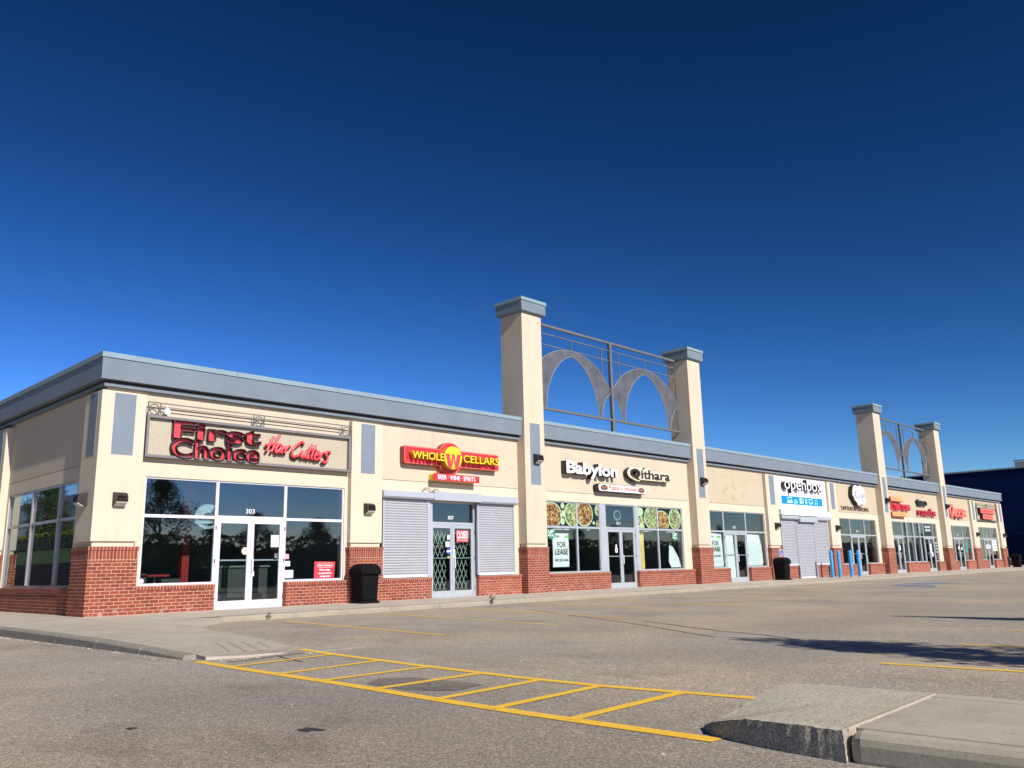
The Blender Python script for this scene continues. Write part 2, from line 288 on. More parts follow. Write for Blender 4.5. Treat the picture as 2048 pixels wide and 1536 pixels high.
# ------------------------------------------------------------------ mesh helpers
class MB:
    def __init__(s): s.v = []; s.f = []; s.m = []; s.k = 0
    def mat(s, k): s.k = k; return s
    def add(s, vs, fs):
        o = len(s.v); s.v += [tuple(v) for v in vs]
        for f in fs: s.f.append([i+o for i in f]); s.m.append(s.k)
        return s
    def box(s, x0, x1, y0, y1, z0, z1):
        if x0 > x1: x0, x1 = x1, x0
        if y0 > y1: y0, y1 = y1, y0
        if z0 > z1: z0, z1 = z1, z0
        return s.add([(x0, y0, z0), (x1, y0, z0), (x1, y1, z0), (x0, y1, z0), (x0, y0, z1), (x1, y0, z1), (x1, y1, z1), (x0, y1, z1)],
                     [(0, 3, 2, 1), (4, 5, 6, 7), (0, 1, 5, 4), (1, 2, 6, 5), (2, 3, 7, 6), (3, 0, 4, 7)])
    def frustum(s, a, za, b, zb):
        (x0, x1, y0, y1), (u0, u1, w0, w1) = a, b
        return s.add([(x0, y0, za), (x1, y0, za), (x1, y1, za), (x0, y1, za), (u0, w0, zb), (u1, w0, zb), (u1, w1, zb), (u0, w1, zb)],
                     [(0, 3, 2, 1), (4, 5, 6, 7), (0, 1, 5, 4), (1, 2, 6, 5), (2, 3, 7, 6), (3, 0, 4, 7)])
    def prism_xz(s, pts, y0, y1):            # outline in x,z (counter-clockwise seen from -y), y0 front
        n = len(pts)
        return s.add([(x, y0, z) for x, z in pts]+[(x, y1, z) for x, z in pts],
                     [list(range(n)), list(range(2*n-1, n-1, -1))]+[(i, i+n, (i+1) % n+n, (i+1) % n) for i in range(n)])
    def prism_xy(s, pts, z0, z1):            # outline in plan, ccw from above
        n = len(pts)
        zt = z1 if isinstance(z1, (list, tuple)) else [z1]*n
        return s.add([(x, y, z0) for x, y in pts]+[(p[0], p[1], zt[i]) for i, p in enumerate(pts)],
                     [list(range(n-1, -1, -1)), list(range(n, 2*n))]+[(i, (i+1) % n, (i+1) % n+n, i+n) for i in range(n)])
    def prism_yz(s, pts, x0, x1):
        n = len(pts)
        return s.add([(x0, y, z) for y, z in pts]+[(x1, y, z) for y, z in pts],
                     [list(range(n)), list(range(2*n-1, n-1, -1))]+[(i, i+n, (i+1) % n+n, (i+1) % n) for i in range(n)])
    def tube(s, pts, r, n=8, cap=True):
        pts = [Vector(p) for p in pts]; rings = []
        o = len(s.v)
        for i, p in enumerate(pts):
            d = (pts[min(i+1, len(pts)-1)]-pts[max(i-1, 0)]).normalized()
            a = d.orthogonal().normalized() if i == 0 else (pa-d*pa.dot(d)).normalized()
            pa = a; b = d.cross(a); rr = r[i] if isinstance(r, (list, tuple)) else r
            for j in range(n):
                t = 2*math.pi*j/n; s.v.append(tuple(p+a*math.cos(t)*rr+b*math.sin(t)*rr))
        for i in range(len(pts)-1):
            for j in range(n):
                s.f.append([o+i*n+j, o+i*n+(j+1) % n, o+(i+1)*n+(j+1) % n, o+(i+1)*n+j]); s.m.append(s.k)
        if cap:
            s.f.append([o+j for j in range(n-1, -1, -1)]); s.m.append(s.k)
            s.f.append([o+(len(pts)-1)*n+j for j in range(n)]); s.m.append(s.k)
        return s
    def bar(s, a, b, wd, y0, y1):            # flat bar in the x,z plane between a and b
        ax, az = a; bx, bz = b; l = math.hypot(bx-ax, bz-az); nx, nz = -(bz-az)/l*wd/2, (bx-ax)/l*wd/2
        return s.prism_xz([(ax-nx, az-nz), (bx-nx, bz-nz), (bx+nx, bz+nz), (ax+nx, az+nz)], y0, y1)
    def build(s, name, mats, parent=None, loc=None, bevel=0, smooth=False):
        me = bpy.data.meshes.new(name); me.from_pydata(s.v, [], s.f)
        if not isinstance(mats, (list, tuple)): mats = [mats]
        for m in mats: me.materials.append(m)
        if len(mats) > 1: me.polygons.foreach_set('material_index', s.m)
        if smooth: me.polygons.foreach_set('use_smooth', [True]*len(me.polygons))
        me.validate(); bm = bmesh.new(); bm.from_mesh(me); bmesh.ops.recalc_face_normals(bm, faces=bm.faces); bm.to_mesh(me); bm.free()
        return link(name, me, parent, loc, bevel)
def link(name, me, parent=None, loc=None, bevel=0):
    o = bpy.data.objects.new(name, me); COL.objects.link(o)
    if parent is not None: o.parent = parent
    if loc: o.location = loc
    if bevel:
        b = o.modifiers.new('bevel', 'BEVEL'); b.width = bevel; b.segments = 3; b.limit_method = 'ANGLE'; b.harden_normals = False
    return o
def tag(o, label=None, cat=None, group=None, kind=None):
    if label: o['label'] = label
    if cat: o['category'] = cat
    if group: o['group'] = group
    if kind: o['kind'] = kind
    return o
def empty(name, loc=(0, 0, 0), label=None, cat=None, group=None, rz=0):
    o = bpy.data.objects.new(name, None); COL.objects.link(o); o.location = loc; o.rotation_euler = (0, 0, rz)
    o.empty_display_size = .2
    return tag(o, label, cat, group)
def children(o): return [c for c in bpy.data.objects if c.parent == o]
def copy_tree(o, parent=None):
    c = o.copy(); COL.objects.link(c); c.parent = parent
    for ch in children(o): copy_tree(ch, c)
    return c
def struct(o): return tag(o, kind='structure')

def glyphs(s, x0, x1, z0, z1, yf, depth=.02, off=0.0, shear=0.0, mode='SOLID', spacing=1.0, align_desc=True):
    """text as mesh filling the rectangle, front face at y = yf, facing -y; mode RIM leaves only the walls"""
    cu = bpy.data.curves.new('t', 'FONT'); cu.body = s; cu.size = 1; cu.offset = off; cu.shear = shear; cu.space_character = spacing
    cu.extrude = .5; cu.resolution_u = 4
    cu.fill_mode = 'NONE' if mode == 'RIM' else 'BOTH'
    ob = bpy.data.objects.new('t', cu); COL.objects.link(ob)
    dg = bpy.context.evaluated_depsgraph_get(); dg.update()
    me = bpy.data.meshes.new_from_object(ob.evaluated_get(dg), depsgraph=dg)
    ref = me
    if off:
        cu.offset = 0; dg = bpy.context.evaluated_depsgraph_get(); dg.update()
        ref = bpy.data.meshes.new_from_object(ob.evaluated_get(dg), depsgraph=dg)
    xs = [v.co.x for v in ref.vertices]; ys = [v.co.y for v in ref.vertices]
    bpy.data.objects.remove(ob); bpy.data.curves.remove(cu)
    a, b, c, d = min(xs), max(xs), min(ys), max(ys)
    for v in me.vertices:
        x = x0+(v.co.x-a)/(b-a)*(x1-x0); z = z0+(v.co.y-c)/(d-c)*(z1-z0)
        y = yf+(0.5-v.co.z)*depth
        v.co = (x, y, z)
    me.materials.clear()
    return me
def backing(name, s, x0, x1, z0, z1, yf, mat, side, parent, depth, off):
    """swollen outline behind each letter, one solid per letter so that neighbours may overlap"""
    def raw(body, o_):
        cu = bpy.data.curves.new('t', 'FONT'); cu.body = body; cu.size = 1; cu.bevel_depth = o_; cu.bevel_resolution = 1; cu.extrude = .5-o_; cu.resolution_u = 4
        ob = bpy.data.objects.new('t', cu); COL.objects.link(ob); dg = bpy.context.evaluated_depsgraph_get(); dg.update()
        me = bpy.data.meshes.new_from_object(ob.evaluated_get(dg), depsgraph=dg); r = ([tuple(v.co) for v in me.vertices], [tuple(p.vertices) for p in me.polygons])
        bpy.data.objects.remove(ob); bpy.data.curves.remove(cu); bpy.data.meshes.remove(me); return r
    full, _ = raw(s, 0); a, b = min(v[0] for v in full), max(v[0] for v in full); c, d = min(v[1] for v in full), max(v[1] for v in full)
    bar0 = min(v[0] for v in raw('|', 0)[0]); mb = MB()
    for i, ch in enumerate(s):
        adv = min(v[0] for v in raw(s[:i]+'|', 0)[0][-8:])-bar0 if i else 0
        vs, fs = raw(ch, off); q = .002*(i % 3)
        mb.add([(x0+(x+adv-a)/(b-a)*(x1-x0), yf-q+(.5-z)*(depth+q), z0+(y-c)/(d-c)*(z1-z0)) for x, y, z in vs], fs)
    o = mb.build(name, [mat, side], parent)
    for p in o.data.polygons: p.material_index = 0 if p.normal.y < -.25 else 1
    return o
def text(name, s, x0, x1, z0, z1, yf, mat, parent, depth=.02, off=0.0, shear=0.0, side=None, **k):
    me = glyphs(s, x0, x1, z0, z1, yf, depth, off, shear, **k); me.name = name
    me.materials.append(mat)
    if side:
        me.materials.append(side)
        for p in me.polygons: p.material_index = 0 if p.normal.y < -.9 else 1
    return link(name, me, parent)
def channel(name, s, x0, x1, z0, z1, yf, rim, face, parent, depth=.12, off=.02, wall=.014, shear=0, deep=.72, **k):
    """open channel letters: walls standing round a coloured back"""
    me = glyphs(s, x0, x1, z0, z1, yf, depth, off, shear, mode='RIM', **k); me.materials.append(rim); me.name = 'letter_rim'
    fc = text(name, s, x0, x1, z0, z1, yf+depth*deep, face, parent, depth*(1-deep), off, shear, **k)
    r = link('letter_rim', me, fc); md = r.modifiers.new('wall', 'SOLIDIFY'); md.thickness = wall; md.offset = 0
    return fc
def rrect(x0, x1, z0, z1, r, n=5):
    pts = []
    for cx, cz, a0 in ((x1-r, z1-r, 0), (x0+r, z1-r, 90), (x0+r, z0+r, 180), (x1-r, z0+r, 270)):
        for i in range(n+1):
            a = R(a0+90*i/n); pts.append((cx+r*math.cos(a), cz+r*math.sin(a)))
    return pts
def disc(cx, cz, rx, rz, n=28, a0=0, a1=360):
    full = abs(a1-a0) >= 360
    m = n if full else n+1
    return [(cx+rx*math.cos(R(a0+(a1-a0)*i/n)), cz+rz*math.sin(R(a0+(a1-a0)*i/n))) for i in range(m)]
def smudge(mb, x0, x1, z0, z1, yf, n, seed=1):
    rr = random.Random(seed); x = x0; st = (x1-x0)/n
    for i in range(n):
        wd = st*rr.uniform(.5, .85)
        if rr.random() < .12: x += st; continue
        mb.box(x, x+wd, yf-.002, yf, z0+rr.uniform(0, .15)*(z1-z0), z1-rr.uniform(0, .25)*(z1-z0)); x += st

# ------------------------------------------------------------------ the ground
g = -.15
def sheet(name, pts, z, mat):
    return MB().add([(x, y, z) for x, y in pts], [list(range(len(pts)))]).build(name, mat)
struct(sheet('ground', [(-600, -600), (900, -600), (900, 900), (-600, 900)], g, m_asph))
# sidewalk in front of and beside the shops; falls gently to the kerb
KX, KY = -2.2, -2.45
mb = MB()
mb.add([(.02, .3, .0), (74, .3, .0), (74, KY+.16, -.035), (.02, KY+.16, -.035)], [(0, 3, 2, 1)])
mb.add([(.02, .3, .0), (.02, KY+.16, -.035), (KX+.16, KY+.16, -.002), (KX+.16, .3, -.002), (KX+.16, 60, -.002), (.3, 60, 0), (.3, .3, 0)], [(0, 6, 5, 4, 3, 2, 1)])
struct(mb.build('sidewalk', m_side_walk))
mb = MB()
def kerbx(x0, x1, z=-.037):
    mb.prism_yz([(KY, g-.05), (KY-.012, z-.03), (KY+.015, z-.004), (KY+.045, z), (KY+.163, z), (KY+.163, g-.05)], x0, x1)
x = 1.9
while x < 73:
    n_ = x+random.uniform(2.8, 3.2); kerbx(x+.004, min(n_, 74)-.004, -.035+random.uniform(-.004, .004)); x = n_
struct(mb.build('curb', m_curb, bevel=.008))
# flush slab and nose of the ramp at the corner
out = [(KX, 60), (KX, -2.2), (KX, -5.1), (KX, -6.7), (KX, -8.3), (KX+.05, -9.3), (-2.02, -9.72), (-1.55, -9.88), (-1.2, -9.85), (-.8, -9.62), (-.5, -9.2), (-.32, -8.75), (-.2, -8.2),
       (.1, -7.3), (.2, -6.2), (.35, -5.0), (.75, -3.6), (1.3, -2.9), (1.95, KY), (1.95, KY+.163), (KX+.16, KY+.163), (KX+.16, 60)]
zt = [-.02, .0, -.02, -.035, -.06, -.085, -.10, -.12, -.125, -.128, -.13, -.13, -.13, -.13, -.125, -.11, -.09, -.06, -.037, -.036, -.036, -.02]
zt = [a for a in zt]
# left kerb face sections and the slab are separate meshes
mb = MB(); ys = [60, 40, 20, 10, 6, 3, .5, -2.2, -5.1, -6.7, -8.2, -9.45]
zs = [.0]*6+[.0, .0, -.012, -.03, -.06, -.10]
for i in range(len(ys)-1):
    a, b = ys[i]-.006, ys[i+1]+.006; za, zb = zs[i], zs[i+1]; x0, x1 = KX, KX+.16
    xo = x0-.01
    mb.add([(xo, a, g-.05), (x1, a, g-.05), (x1, a, za), (x0+.03, a, za), (xo+.004, a, za-.03), (xo, b, g-.05), (x1, b, g-.05), (x1, b, zb), (x0+.03, b, zb), (xo+.004, b, zb-.03)],
           [(0, 1, 2, 3, 4), (9, 8, 7, 6, 5), (0, 4, 9, 5), (4, 3, 8, 9), (3, 2, 7, 8), (2, 1, 6, 7), (1, 0, 5, 6)])
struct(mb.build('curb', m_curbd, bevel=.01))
mb = MB()
left = [(KX+.16, KY+.163, -.002), (KX+.16, -5.1, -.014), (KX+.16, -6.7, -.032), (KX+.16, -8.2, -.068), (KX+.16, -9.45, -.10), (-2.06, -9.72, -.112), (-1.6, -9.87, -.122)]
right = [(1.897, KY-.012, -.042), (.75, -3.6, -.10), (.35, -5.0, -.12), (.2, -6.5, -.135), (-.12, -8.0, -.137), (-.5, -9.2, -.137), (-1.1, -9.84, -.135)]
NN = 14; vs = []; fs = []
for a, b in zip(left, right):
    for k in range(NN+1):
        t = k/NN; e = t*t*(3-2*t); z = a[2]+(b[2]-a[2])*(t**1.6)
        vs.append((a[0]+(b[0]-a[0])*t, a[1]+(b[1]-a[1])*t, z))
for i in range(len(left)-1):
    for k in range(NN):
        p = i*(NN+1)+k; fs.append((p, p+1, p+NN+2, p+NN+1))
o = len(vs)   # skirt on the outer edge down to the asphalt
edge = [i*(NN+1)+NN for i in range(len(left))]+[len(vs)-1-k for k in range(1, NN+1)]+[i*(NN+1) for i in range(len(left)-2, 3, -1)]
for i in edge: vs.append((vs[i][0], vs[i][1], g-.05))
for j in range(len(edge)-1): fs.append((edge[j], edge[j+1], o+j+1, o+j))
rmp = MB().add(vs, fs)
for i in range(len(left)-1):
    for k in range(NN):
        if (i == len(left)-2 and k > 0) or (k == NN-1 and i >= 3): rmp.m[i*NN+k] = 1
struct(rmp.build('corner_ramp', [m_slab, m_curb]))
mb = MB()     # tooled grooves on the ramp
for (xa, ya, xb, yb) in ((-.77, -7.71, -1.46, -9.6), (-.58, -7.7, -1.25, -9.58), (-.40, -7.85, -.92, -9.25), (-1.11, -8.07, -1.58, -9.4)):
    n_ = 8
    for i in range(n_):
        t0, t1 = i/n_, (i+1)/n_
        pa = (xa+(xb-xa)*t0, ya+(yb-ya)*t0); pb = (xa+(xb-xa)*t1, ya+(yb-ya)*t1)
        def hz(q):
            t = (q[0]-(-2.04))/((-.35)-(-2.04)); t = max(0, min(1, t)); za = -.068+(-.10+.068)*min(1, max(0, (-8.2-q[1])/1.25))
            return za+(-.137-za)*(t**1.6)+.003
        mb.add([(pa[0]-.004, pa[1], hz(pa)), (pa[0]+.004, pa[1], hz(pa)), (pb[0]+.004, pb[1], hz(pb)), (pb[0]-.004, pb[1], hz(pb))], [(0, 1, 2, 3)])
struct(mb.build('ramp_groove', plain('groove_dark', (.14, .12, .10), .9)))
# kerbed island in the foreground on the right
ix0, ix1 = -2.565, -1.05
top_ = [(-2.585, -17.62, 0), (-2.54, -17.3, -.003), (-2.47, -17.0, -.02), (-2.40, -16.80, -.06), (-2.27, -16.66, -.10), (-2.0, -16.70, -.05), (-1.75, -16.68, -.015), (-1.55, -16.65, -.003), (-1.3, -16.59, 0), (-1.15, -16.62, 0), (-1.07, -16.78, 0), (ix1, -17.57, 0)]
bot_ = [(-2.61, -17.64), (-2.56, -17.3), (-2.49, -16.97), (-2.40, -16.74), (-2.22, -16.55), (-1.97, -16.56), (-1.72, -16.55), (-1.52, -16.53), (-1.27, -16.50), (-1.1, -16.55), (-1.03, -16.75), (-1.03, -17.57)]
rr = random.Random(12); T = []; Bt = []; B0 = []
for i in range(len(top_)-1):
    n_ = max(3, int(math.dist(top_[i][:2], top_[i+1][:2])/.035))
    for k in range(n_):
        t = k/n_; j = .005 if 0 < i+k else 0
        T.append(tuple(top_[i][q]+(top_[i+1][q]-top_[i][q])*t+(rr.uniform(-j, j) if q < 2 else -rr.uniform(0, j)) for q in range(3)))
        B0.append(tuple(top_[i][q]+(top_[i+1][q]-top_[i][q])*t for q in range(3)))
        Bt.append(tuple(bot_[i][q]+(bot_[i+1][q]-bot_[i][q])*t+rr.uniform(-j, j)*.5 for q in range(2)))
T.append(top_[-1]); B0.append(top_[-1]); Bt.append(bot_[-1]); nT = len(T); cn = (-1.82, -17.25, 0.0)
vs = [tuple(p) for p in T]; fs = []
mids = [((T[i][0]*.45+Bt[i][0]*.55), (T[i][1]*.45+Bt[i][1]*.55), (T[i][2]*.62+(g-.02)*.38)+rr.uniform(-.003, .003)) for i in range(nT)]
ins = []
for i in range(nT):      # pale rubbed rim, then the exposed aggregate inside
    f = rr.uniform(.07, .12) if i < nT-4 else .02
    ins.append((B0[i][0]+(cn[0]-B0[i][0])*f, B0[i][1]+(cn[1]-B0[i][1])*f, B0[i][2]*(1-f)+.001))
vs += mids+[(p[0], p[1], g-.05) for p in Bt]+ins+[cn]
isl = MB(); isl.add(vs, [])
for i in range(nT-1):
    for a_, b_, m_ in ((0, nT, 1), (nT, 2*nT, 1), (3*nT, 0, 0)):
        isl.f.append([a_+i, b_+i, b_+i+1, a_+i+1]); isl.m.append(m_)
    pass
NR = 10; o = len(isl.v); base = 3*nT
for r_ in range(1, NR+1):
    for i in range(nT):
        f = r_/NR; z = ins[i][2]*(1-f)**1.5+.001; isl.v.append((ins[i][0]+(cn[0]-ins[i][0])*f*.98, ins[i][1]+(cn[1]-ins[i][1])*f*.98, z))
    for i in range(nT):
        j = (i+1) % nT; isl.f.append([base+i, base+j, o+j, o+i]); isl.m.append(2)
    base = o; o += nT
isl.f.append([base+i for i in range(nT)]); isl.m.append(2)
isl.f.append([0, 3*nT, 4*nT-1, nT-1]); isl.m.append(2)
isl.f.append([0, nT-1, 3*nT-1, 2*nT]); isl.m.append(1)
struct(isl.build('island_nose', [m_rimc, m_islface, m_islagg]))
def island(name, pts, ztop, mat, bev):
    return struct(MB().prism_xy(pts, g-.05, ztop).build(name, mat, bevel=bev))
K = .16
island('island_curb', [(ix0-.02, -30), (ix0-.02+K, -30), (ix0-.02+K, -17.63), (ix0-.02, -17.64)], .0, m_isl, .065)
island('island_curb', [(ix1-.13, -30), (ix1, -30), (ix1, -17.585), (ix1-.13, -17.585)], .0, m_slab, .012)
island('island_paving', [(ix0-.02+K+.004, -30), (ix1-.134, -30), (ix1-.134, -17.59), (ix0-.02+K+.004, -17.625)], -.006, m_isl, .006)
island('island_edge', [(ix0+.05, -17.625), (ix1-.02, -17.58), (ix1-.02, -17.545), (ix0+.05, -17.59)], .003, m_curb, .006)

def strip(name, pts, wd, mat, z=None, parent=None):
    z = g+.004 if z is None else z
    vs = []; fs = []
    for i, p in enumerate(pts):
        a = Vector(pts[max(i-1, 0)]); b = Vector(pts[min(i+1, len(pts)-1)]); d = (b-a).normalized(); n_ = Vector((-d.y, d.x))*wd/2
        vs += [(p[0]+n_.x, p[1]+n_.y, z), (p[0]-n_.x, p[1]-n_.y, z)]
    for i in range(len(pts)-1): fs.append((2*i, 2*i+1, 2*i+3, 2*i+2))
    return MB().add(vs, fs).build(name, mat, parent)
hm = struct(empty('yellow_hatching', (0, 0, 0)))
strip('border_line', [(-2.2, -9.8), (-2.27, -10.9), (-2.36, -13.06), (-2.46, -14.4), (-2.50, -15.4), (-2.51, -16.85)], .13, m_ypaint, g+.004, hm)
strip('border_line', [(-.65, -9.5), (-.8, -10.5), (-.99, -12.28), (-1.12, -14.0), (-1.13, -14.9), (-1.03, -15.9), (-.97, -16.5)], .115, m_ypaint, g+.004, hm)
for (xa, ya, xb, yb) in ((-2.19, -10.67, -.82, -10.51), (-2.3, -11.75, -.97, -11.61), (-2.38, -12.57, -1.07, -12.55), (-2.44, -13.45, -1.13, -13.42), (-2.47, -14.33, -1.16, -14.23), (-2.5, -15.0, -1.14, -14.91), (-2.51, -15.74, -1.08, -15.67)):
    strip('hatch_line', [(xa, ya), (xb, yb)], .10, m_ypaint, g+.006, hm)
for (xa, ya, xb, yb) in ((2.73, -3.5, 1.88, -9.51), (5.47, -3.3, 4.38, -9.48), (8.16, -2.95, 6.4, -9.6), (10.9, -2.9, 9.06, -9.46), (13.4, -2.9, 11.1, -9.6), (15.9, -2.9, 14.0, -9.6), (18.7, -2.9, 16.9, -9.6), (21.3, -2.9, 19.6, -9.6), (41.5, -2.9, 40.5, -9.6), (47, -2.9, 46, -9.6),
                         (1.66, -16.15, 1.75, -22.2), (4.0, -16.15, 4.1, -22.2), (6.25, -16.15, 6.3, -22.2), (8.7, -16.15, 8.8, -22.2)):
    struct(strip('parking_line', [(xa, ya), ((xa+xb)/2, (ya+yb)/2), (xb, yb)], .10 if ya < -10 else .085, m_ypaint if (xa < 3) else m_yfaint))
for pts in ([(24.6, -9.16), (26.6, -8.5), (28.2, -6.6), (26.4, -6.9)], [(27.9, -7.6), (30.0, -8.5), (31.3, -7.1), (29.4, -6.3)]):
    struct(sheet('blue_marking', pts, g+.004, m_bpaint))
struct(sheet('asphalt_patch', [(-2.22, -13.1), (-1.92, -12.88), (-1.66, -13.1), (-1.64, -14.02), (-2.05, -14.1), (-2.25, -13.75)], g+.003, m_patch))
def wob(a, b, n, amp, seed):
    rr = random.Random(seed); out = []
    for i in range(n+1):
        t = i/n; out.append((a[0]+(b[0]-a[0])*t+rr.uniform(-amp, amp), a[1]+(b[1]-a[1])*t+rr.uniform(-amp, amp)))
    return out
for i, (pl, wd) in enumerate((([(8.4, -5.05), (6.61, -8.12), (5.44, -10.25), (4.48, -11.74), (3.49, -13.23)], .03), ([(5.9, -10.3), (4.5, -12.7), (4.16, -13.61), (3.67, -14.36), (3.27, -15.18), (2.9, -16.6)], .035),
                         ([(3.2, -6.4), (.8, -6.9)], .02), ([(-.9, -9.98), (-2.0, -10.2)], .16), ([(-1.3, -10.0), (-1.5, -10.9)], .025))):
    pts = []
    for q in range(len(pl)-1): pts += wob(pl[q], pl[q+1], 6, .018, i*7+q)[:-1]
    struct(strip('asphalt_crack', pts+[pl[-1]], wd, m_tar if wd < .1 else m_patch, g+.0025+.0003*i))
rr = random.Random(3)
for (tx, ty, tr_, tn) in ((-3.78, -14.63, .10, 17), (-4.5, -13.6, .05, 13)):
    struct(sheet('tar_spot', [(tx+tr_*math.cos(i*6.283/tn)*rr.uniform(.35, 1), ty+tr_*math.sin(i*6.283/tn)*rr.uniform(.35, 1.3)) for i in range(tn)], g+.003, m_tar))


rr = random.Random(21); mb = MB()
for i in range(900):
    if i < 520: x, y = rr.uniform(1.9, 45), KY-.02-abs(rr.gauss(0, .09))
    elif i < 700: x, y = -2.24-abs(rr.gauss(0, .07)), rr.uniform(-9.6, 5)
    elif i < 800: x, y = rr.uniform(-2.1, 0), -9.95-abs(rr.gauss(0, .12))
    else: x, y = rr.uniform(-7, 10), rr.uniform(-17.5, -5)
    q = rr.uniform(.006, .017); a = rr.uniform(0, 6.28); c_, s_ = math.cos(a)*q, math.sin(a)*q
    mb.add([(x+c_, y+s_, g), (x-s_, y+c_*.7, g), (x-c_, y-s_, g), (x+s_, y-c_, g), (x+.2*c_, y, g+q*.8)], [(0, 1, 4), (1, 2, 4), (2, 3, 4), (3, 0, 4)])
tag(mb.build('gravel', m_islagg), kind='stuff')

# ------------------------------------------------------------------ the strip mall
B = empty('strip_mall', (0, 0, 0), 'long cream stucco row of shops with brick bases and four tall pillars', 'shopping building')
WY = .17; XE = 70.0
PIERS = [(0, 1.01), (6.80, 7.87), (30.75, 31.86), (37.58, 38.66), (61.91, 63.02), (68.72, 69.92)]
TOWERS = [(13.68, 14.68), (24.17, 25.15), (44.58, 45.64), (55.26, 56.27)]
OPEN = [(1.18, 6.70, 3.10), (7.93, 13.34, 2.86), (15.10, 23.58, 3.10), (25.60, 30.66, 3.10), (32.0, 37.24, 2.95), (39.10, 44.14, 3.10), (46.65, 54.47, 3.10), (57.45, 61.66, 3.05), (63.70, 68.36, 3.05)]
# front wall, section by section, with a fine control joint at 3.43
mb = MB()
cuts = sorted(OPEN); x = .17
for (a, b, zt_) in cuts:
    mb.mat(1).box(x, a, WY, .45, 0, 3.425); mb.mat(1).box(a, b, WY, .45, zt_, 3.425); x = b
mb.mat(1).box(x, XE, WY, .45, 0, 3.425)
mb.mat(0).box(.17, 24.6, WY, .45, 3.44, 5.3); mb.mat(3).box(24.6, XE, WY, .45, 3.44, 5.3)
mb.mat(2).box(.19, XE-.02, WY+.02, .43, 3.425, 3.44)
mb.build('wall', [m_stucco2, m_stucco, m_groove, stucco('stucco_tan', (.485, .41, .295), .3)], B)
# side wall facing the drive, far end and back
SO = [(1.55, 6.72), (9.6, 14.8)]
mb = MB(); y = .451
for (a, b) in SO:
    mb.mat(1).box(.17, .45, y, a, 0, 3.405); mb.mat(1).box(.17, .45, a, b, 3.08, 3.405); mb.mat(1).box(.17, .45, a, b, 0, .45); y = b
mb.mat(1).box(.17, .45, y, 24, 0, 3.405); mb.mat(0).box(.17, .45, .451, 24, 3.42, 5.3); mb.mat(2).box(.19, .43, .451, 23.9, 3.405, 3.42)
mb.build('side_wall', [m_stucco2, m_stucco, m_groove], B)
MB().box(.451, XE, 23.7, 24, 0, 5.3).box(XE-.3, XE, .451, 23.69, 0, 5.3).build('rear_wall', m_stucco, B)
MB().box(.46, XE-.31, .46, 23.69, 5.2, 5.3).build('roof', m_roof, B)
# cornice, mitred at both front corners and butted against the towers
def cornice(name, prof, mat, pieces, parent):
    """prof: closed outline of (outset from pier face, z); pieces: plan paths"""
    mb = MB(); n = len(prof)
    for kind, a, b in pieces:
        for (st) in (0,):
            va = []; vb = []
            for (o_, z) in prof:
                if kind == 'front0': va.append((-o_, -o_, z)); vb.append((b, -o_, z))
                elif kind == 'front': va.append((a, -o_, z)); vb.append((b, -o_, z))
                elif kind == 'front1': va.append((a, -o_, z)); vb.append((b+o_, -o_, z))
                elif kind == 'side': va.append((-o_, b, z)); vb.append((-o_, -o_, z))
                elif kind == 'far': va.append((a+o_, -o_, z)); vb.append((a+o_, b, z))
            mb.add(va+vb, [list(range(n)), list(range(2*n-1, n-1, -1))]+[(i, i+n, (i+1) % n+n, (i+1) % n) for i in range(n)])
    return mb.build(name, mat, parent)
PC = [('side', 0, 24), ('front0', 0, 13.68), ('front', 14.68, 24.17), ('front', 25.15, 44.58), ('front', 45.64, 55.26), ('front1', 56.27, XE), ('far', XE, 24)]
cr = cornice('cornice', [(.075, 5.228), (.075, 5.72), (-.4, 5.72), (-.4, 5.228)], m_metal, PC, B)
cornice('coping', [(.10, 5.725), (.10, 5.845), (-.2, 5.87), (-.4, 5.855), (-.4, 5.725)], m_coping, PC, cr)
cornice('lower_band', [(-.05, 5.085), (-.05, 5.16), (-.16, 5.165), (-.30, 5.165), (-.30, 5.085)], m_metal, PC, cr)
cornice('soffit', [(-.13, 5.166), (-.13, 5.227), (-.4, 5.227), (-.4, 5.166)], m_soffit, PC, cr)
mb = MB()
x = 3.2
while x < XE-1:
    if not any(a-.1 < x < b+.1 for a, b in TOWERS): mb.box(x, x+.008, -.103, -.0, 5.74, 5.85)
    x += 3.05
tag(mb.build('coping_seam', m_soffit, cr), kind='stuff')

def bricks(mb_run, mb_sol, x0, x1, y0, y1, top, sol):
    mb_run.box(x0, x1, y0, y1, -.16, top-sol)
    mb_sol.box(x0-.012, x1+.012, y0-.012, y1, top-sol, top)
def pier(x0, x1, yb, top, side=None, proj=0.0):
    p = MB().box(x0, x1, -proj, yb, 1.60, top).build('pillar', m_tower if top > 6 else m_stucco, B, bevel=.006)
    MB().box(x0+.05, x1-.05, .05-proj, yb, 1.485, 1.60).build('recessed_band', m_stucco, p)
    run = MB().box(x0-.03, x1+.03, -.03-proj, yb, -.16, 1.165).build('brick_base', m_brick, p)
    MB().box(x0-.03, x1+.03, -.03-proj, yb, 1.167, 1.40).build('soldier_course', m_sold, p)
    MB().box(x0-.045, x1+.045, -.045-proj, yb, 1.402, 1.485).build('brick_cap', m_sold, p)
    return p
for i, (a, b) in enumerate(PIERS):
    p = pier(a, b, .40 if i else .98, 4.985)
    c = (a+b)/2+.02
    MB().box(c-.24, c+.24, -.006, .02, 3.535, 4.945).build('panel', m_panel, p)
    if i == 0: MB().box(-.006, .02, .22, .68, 3.51, 4.945).build('panel', m_panel, p)
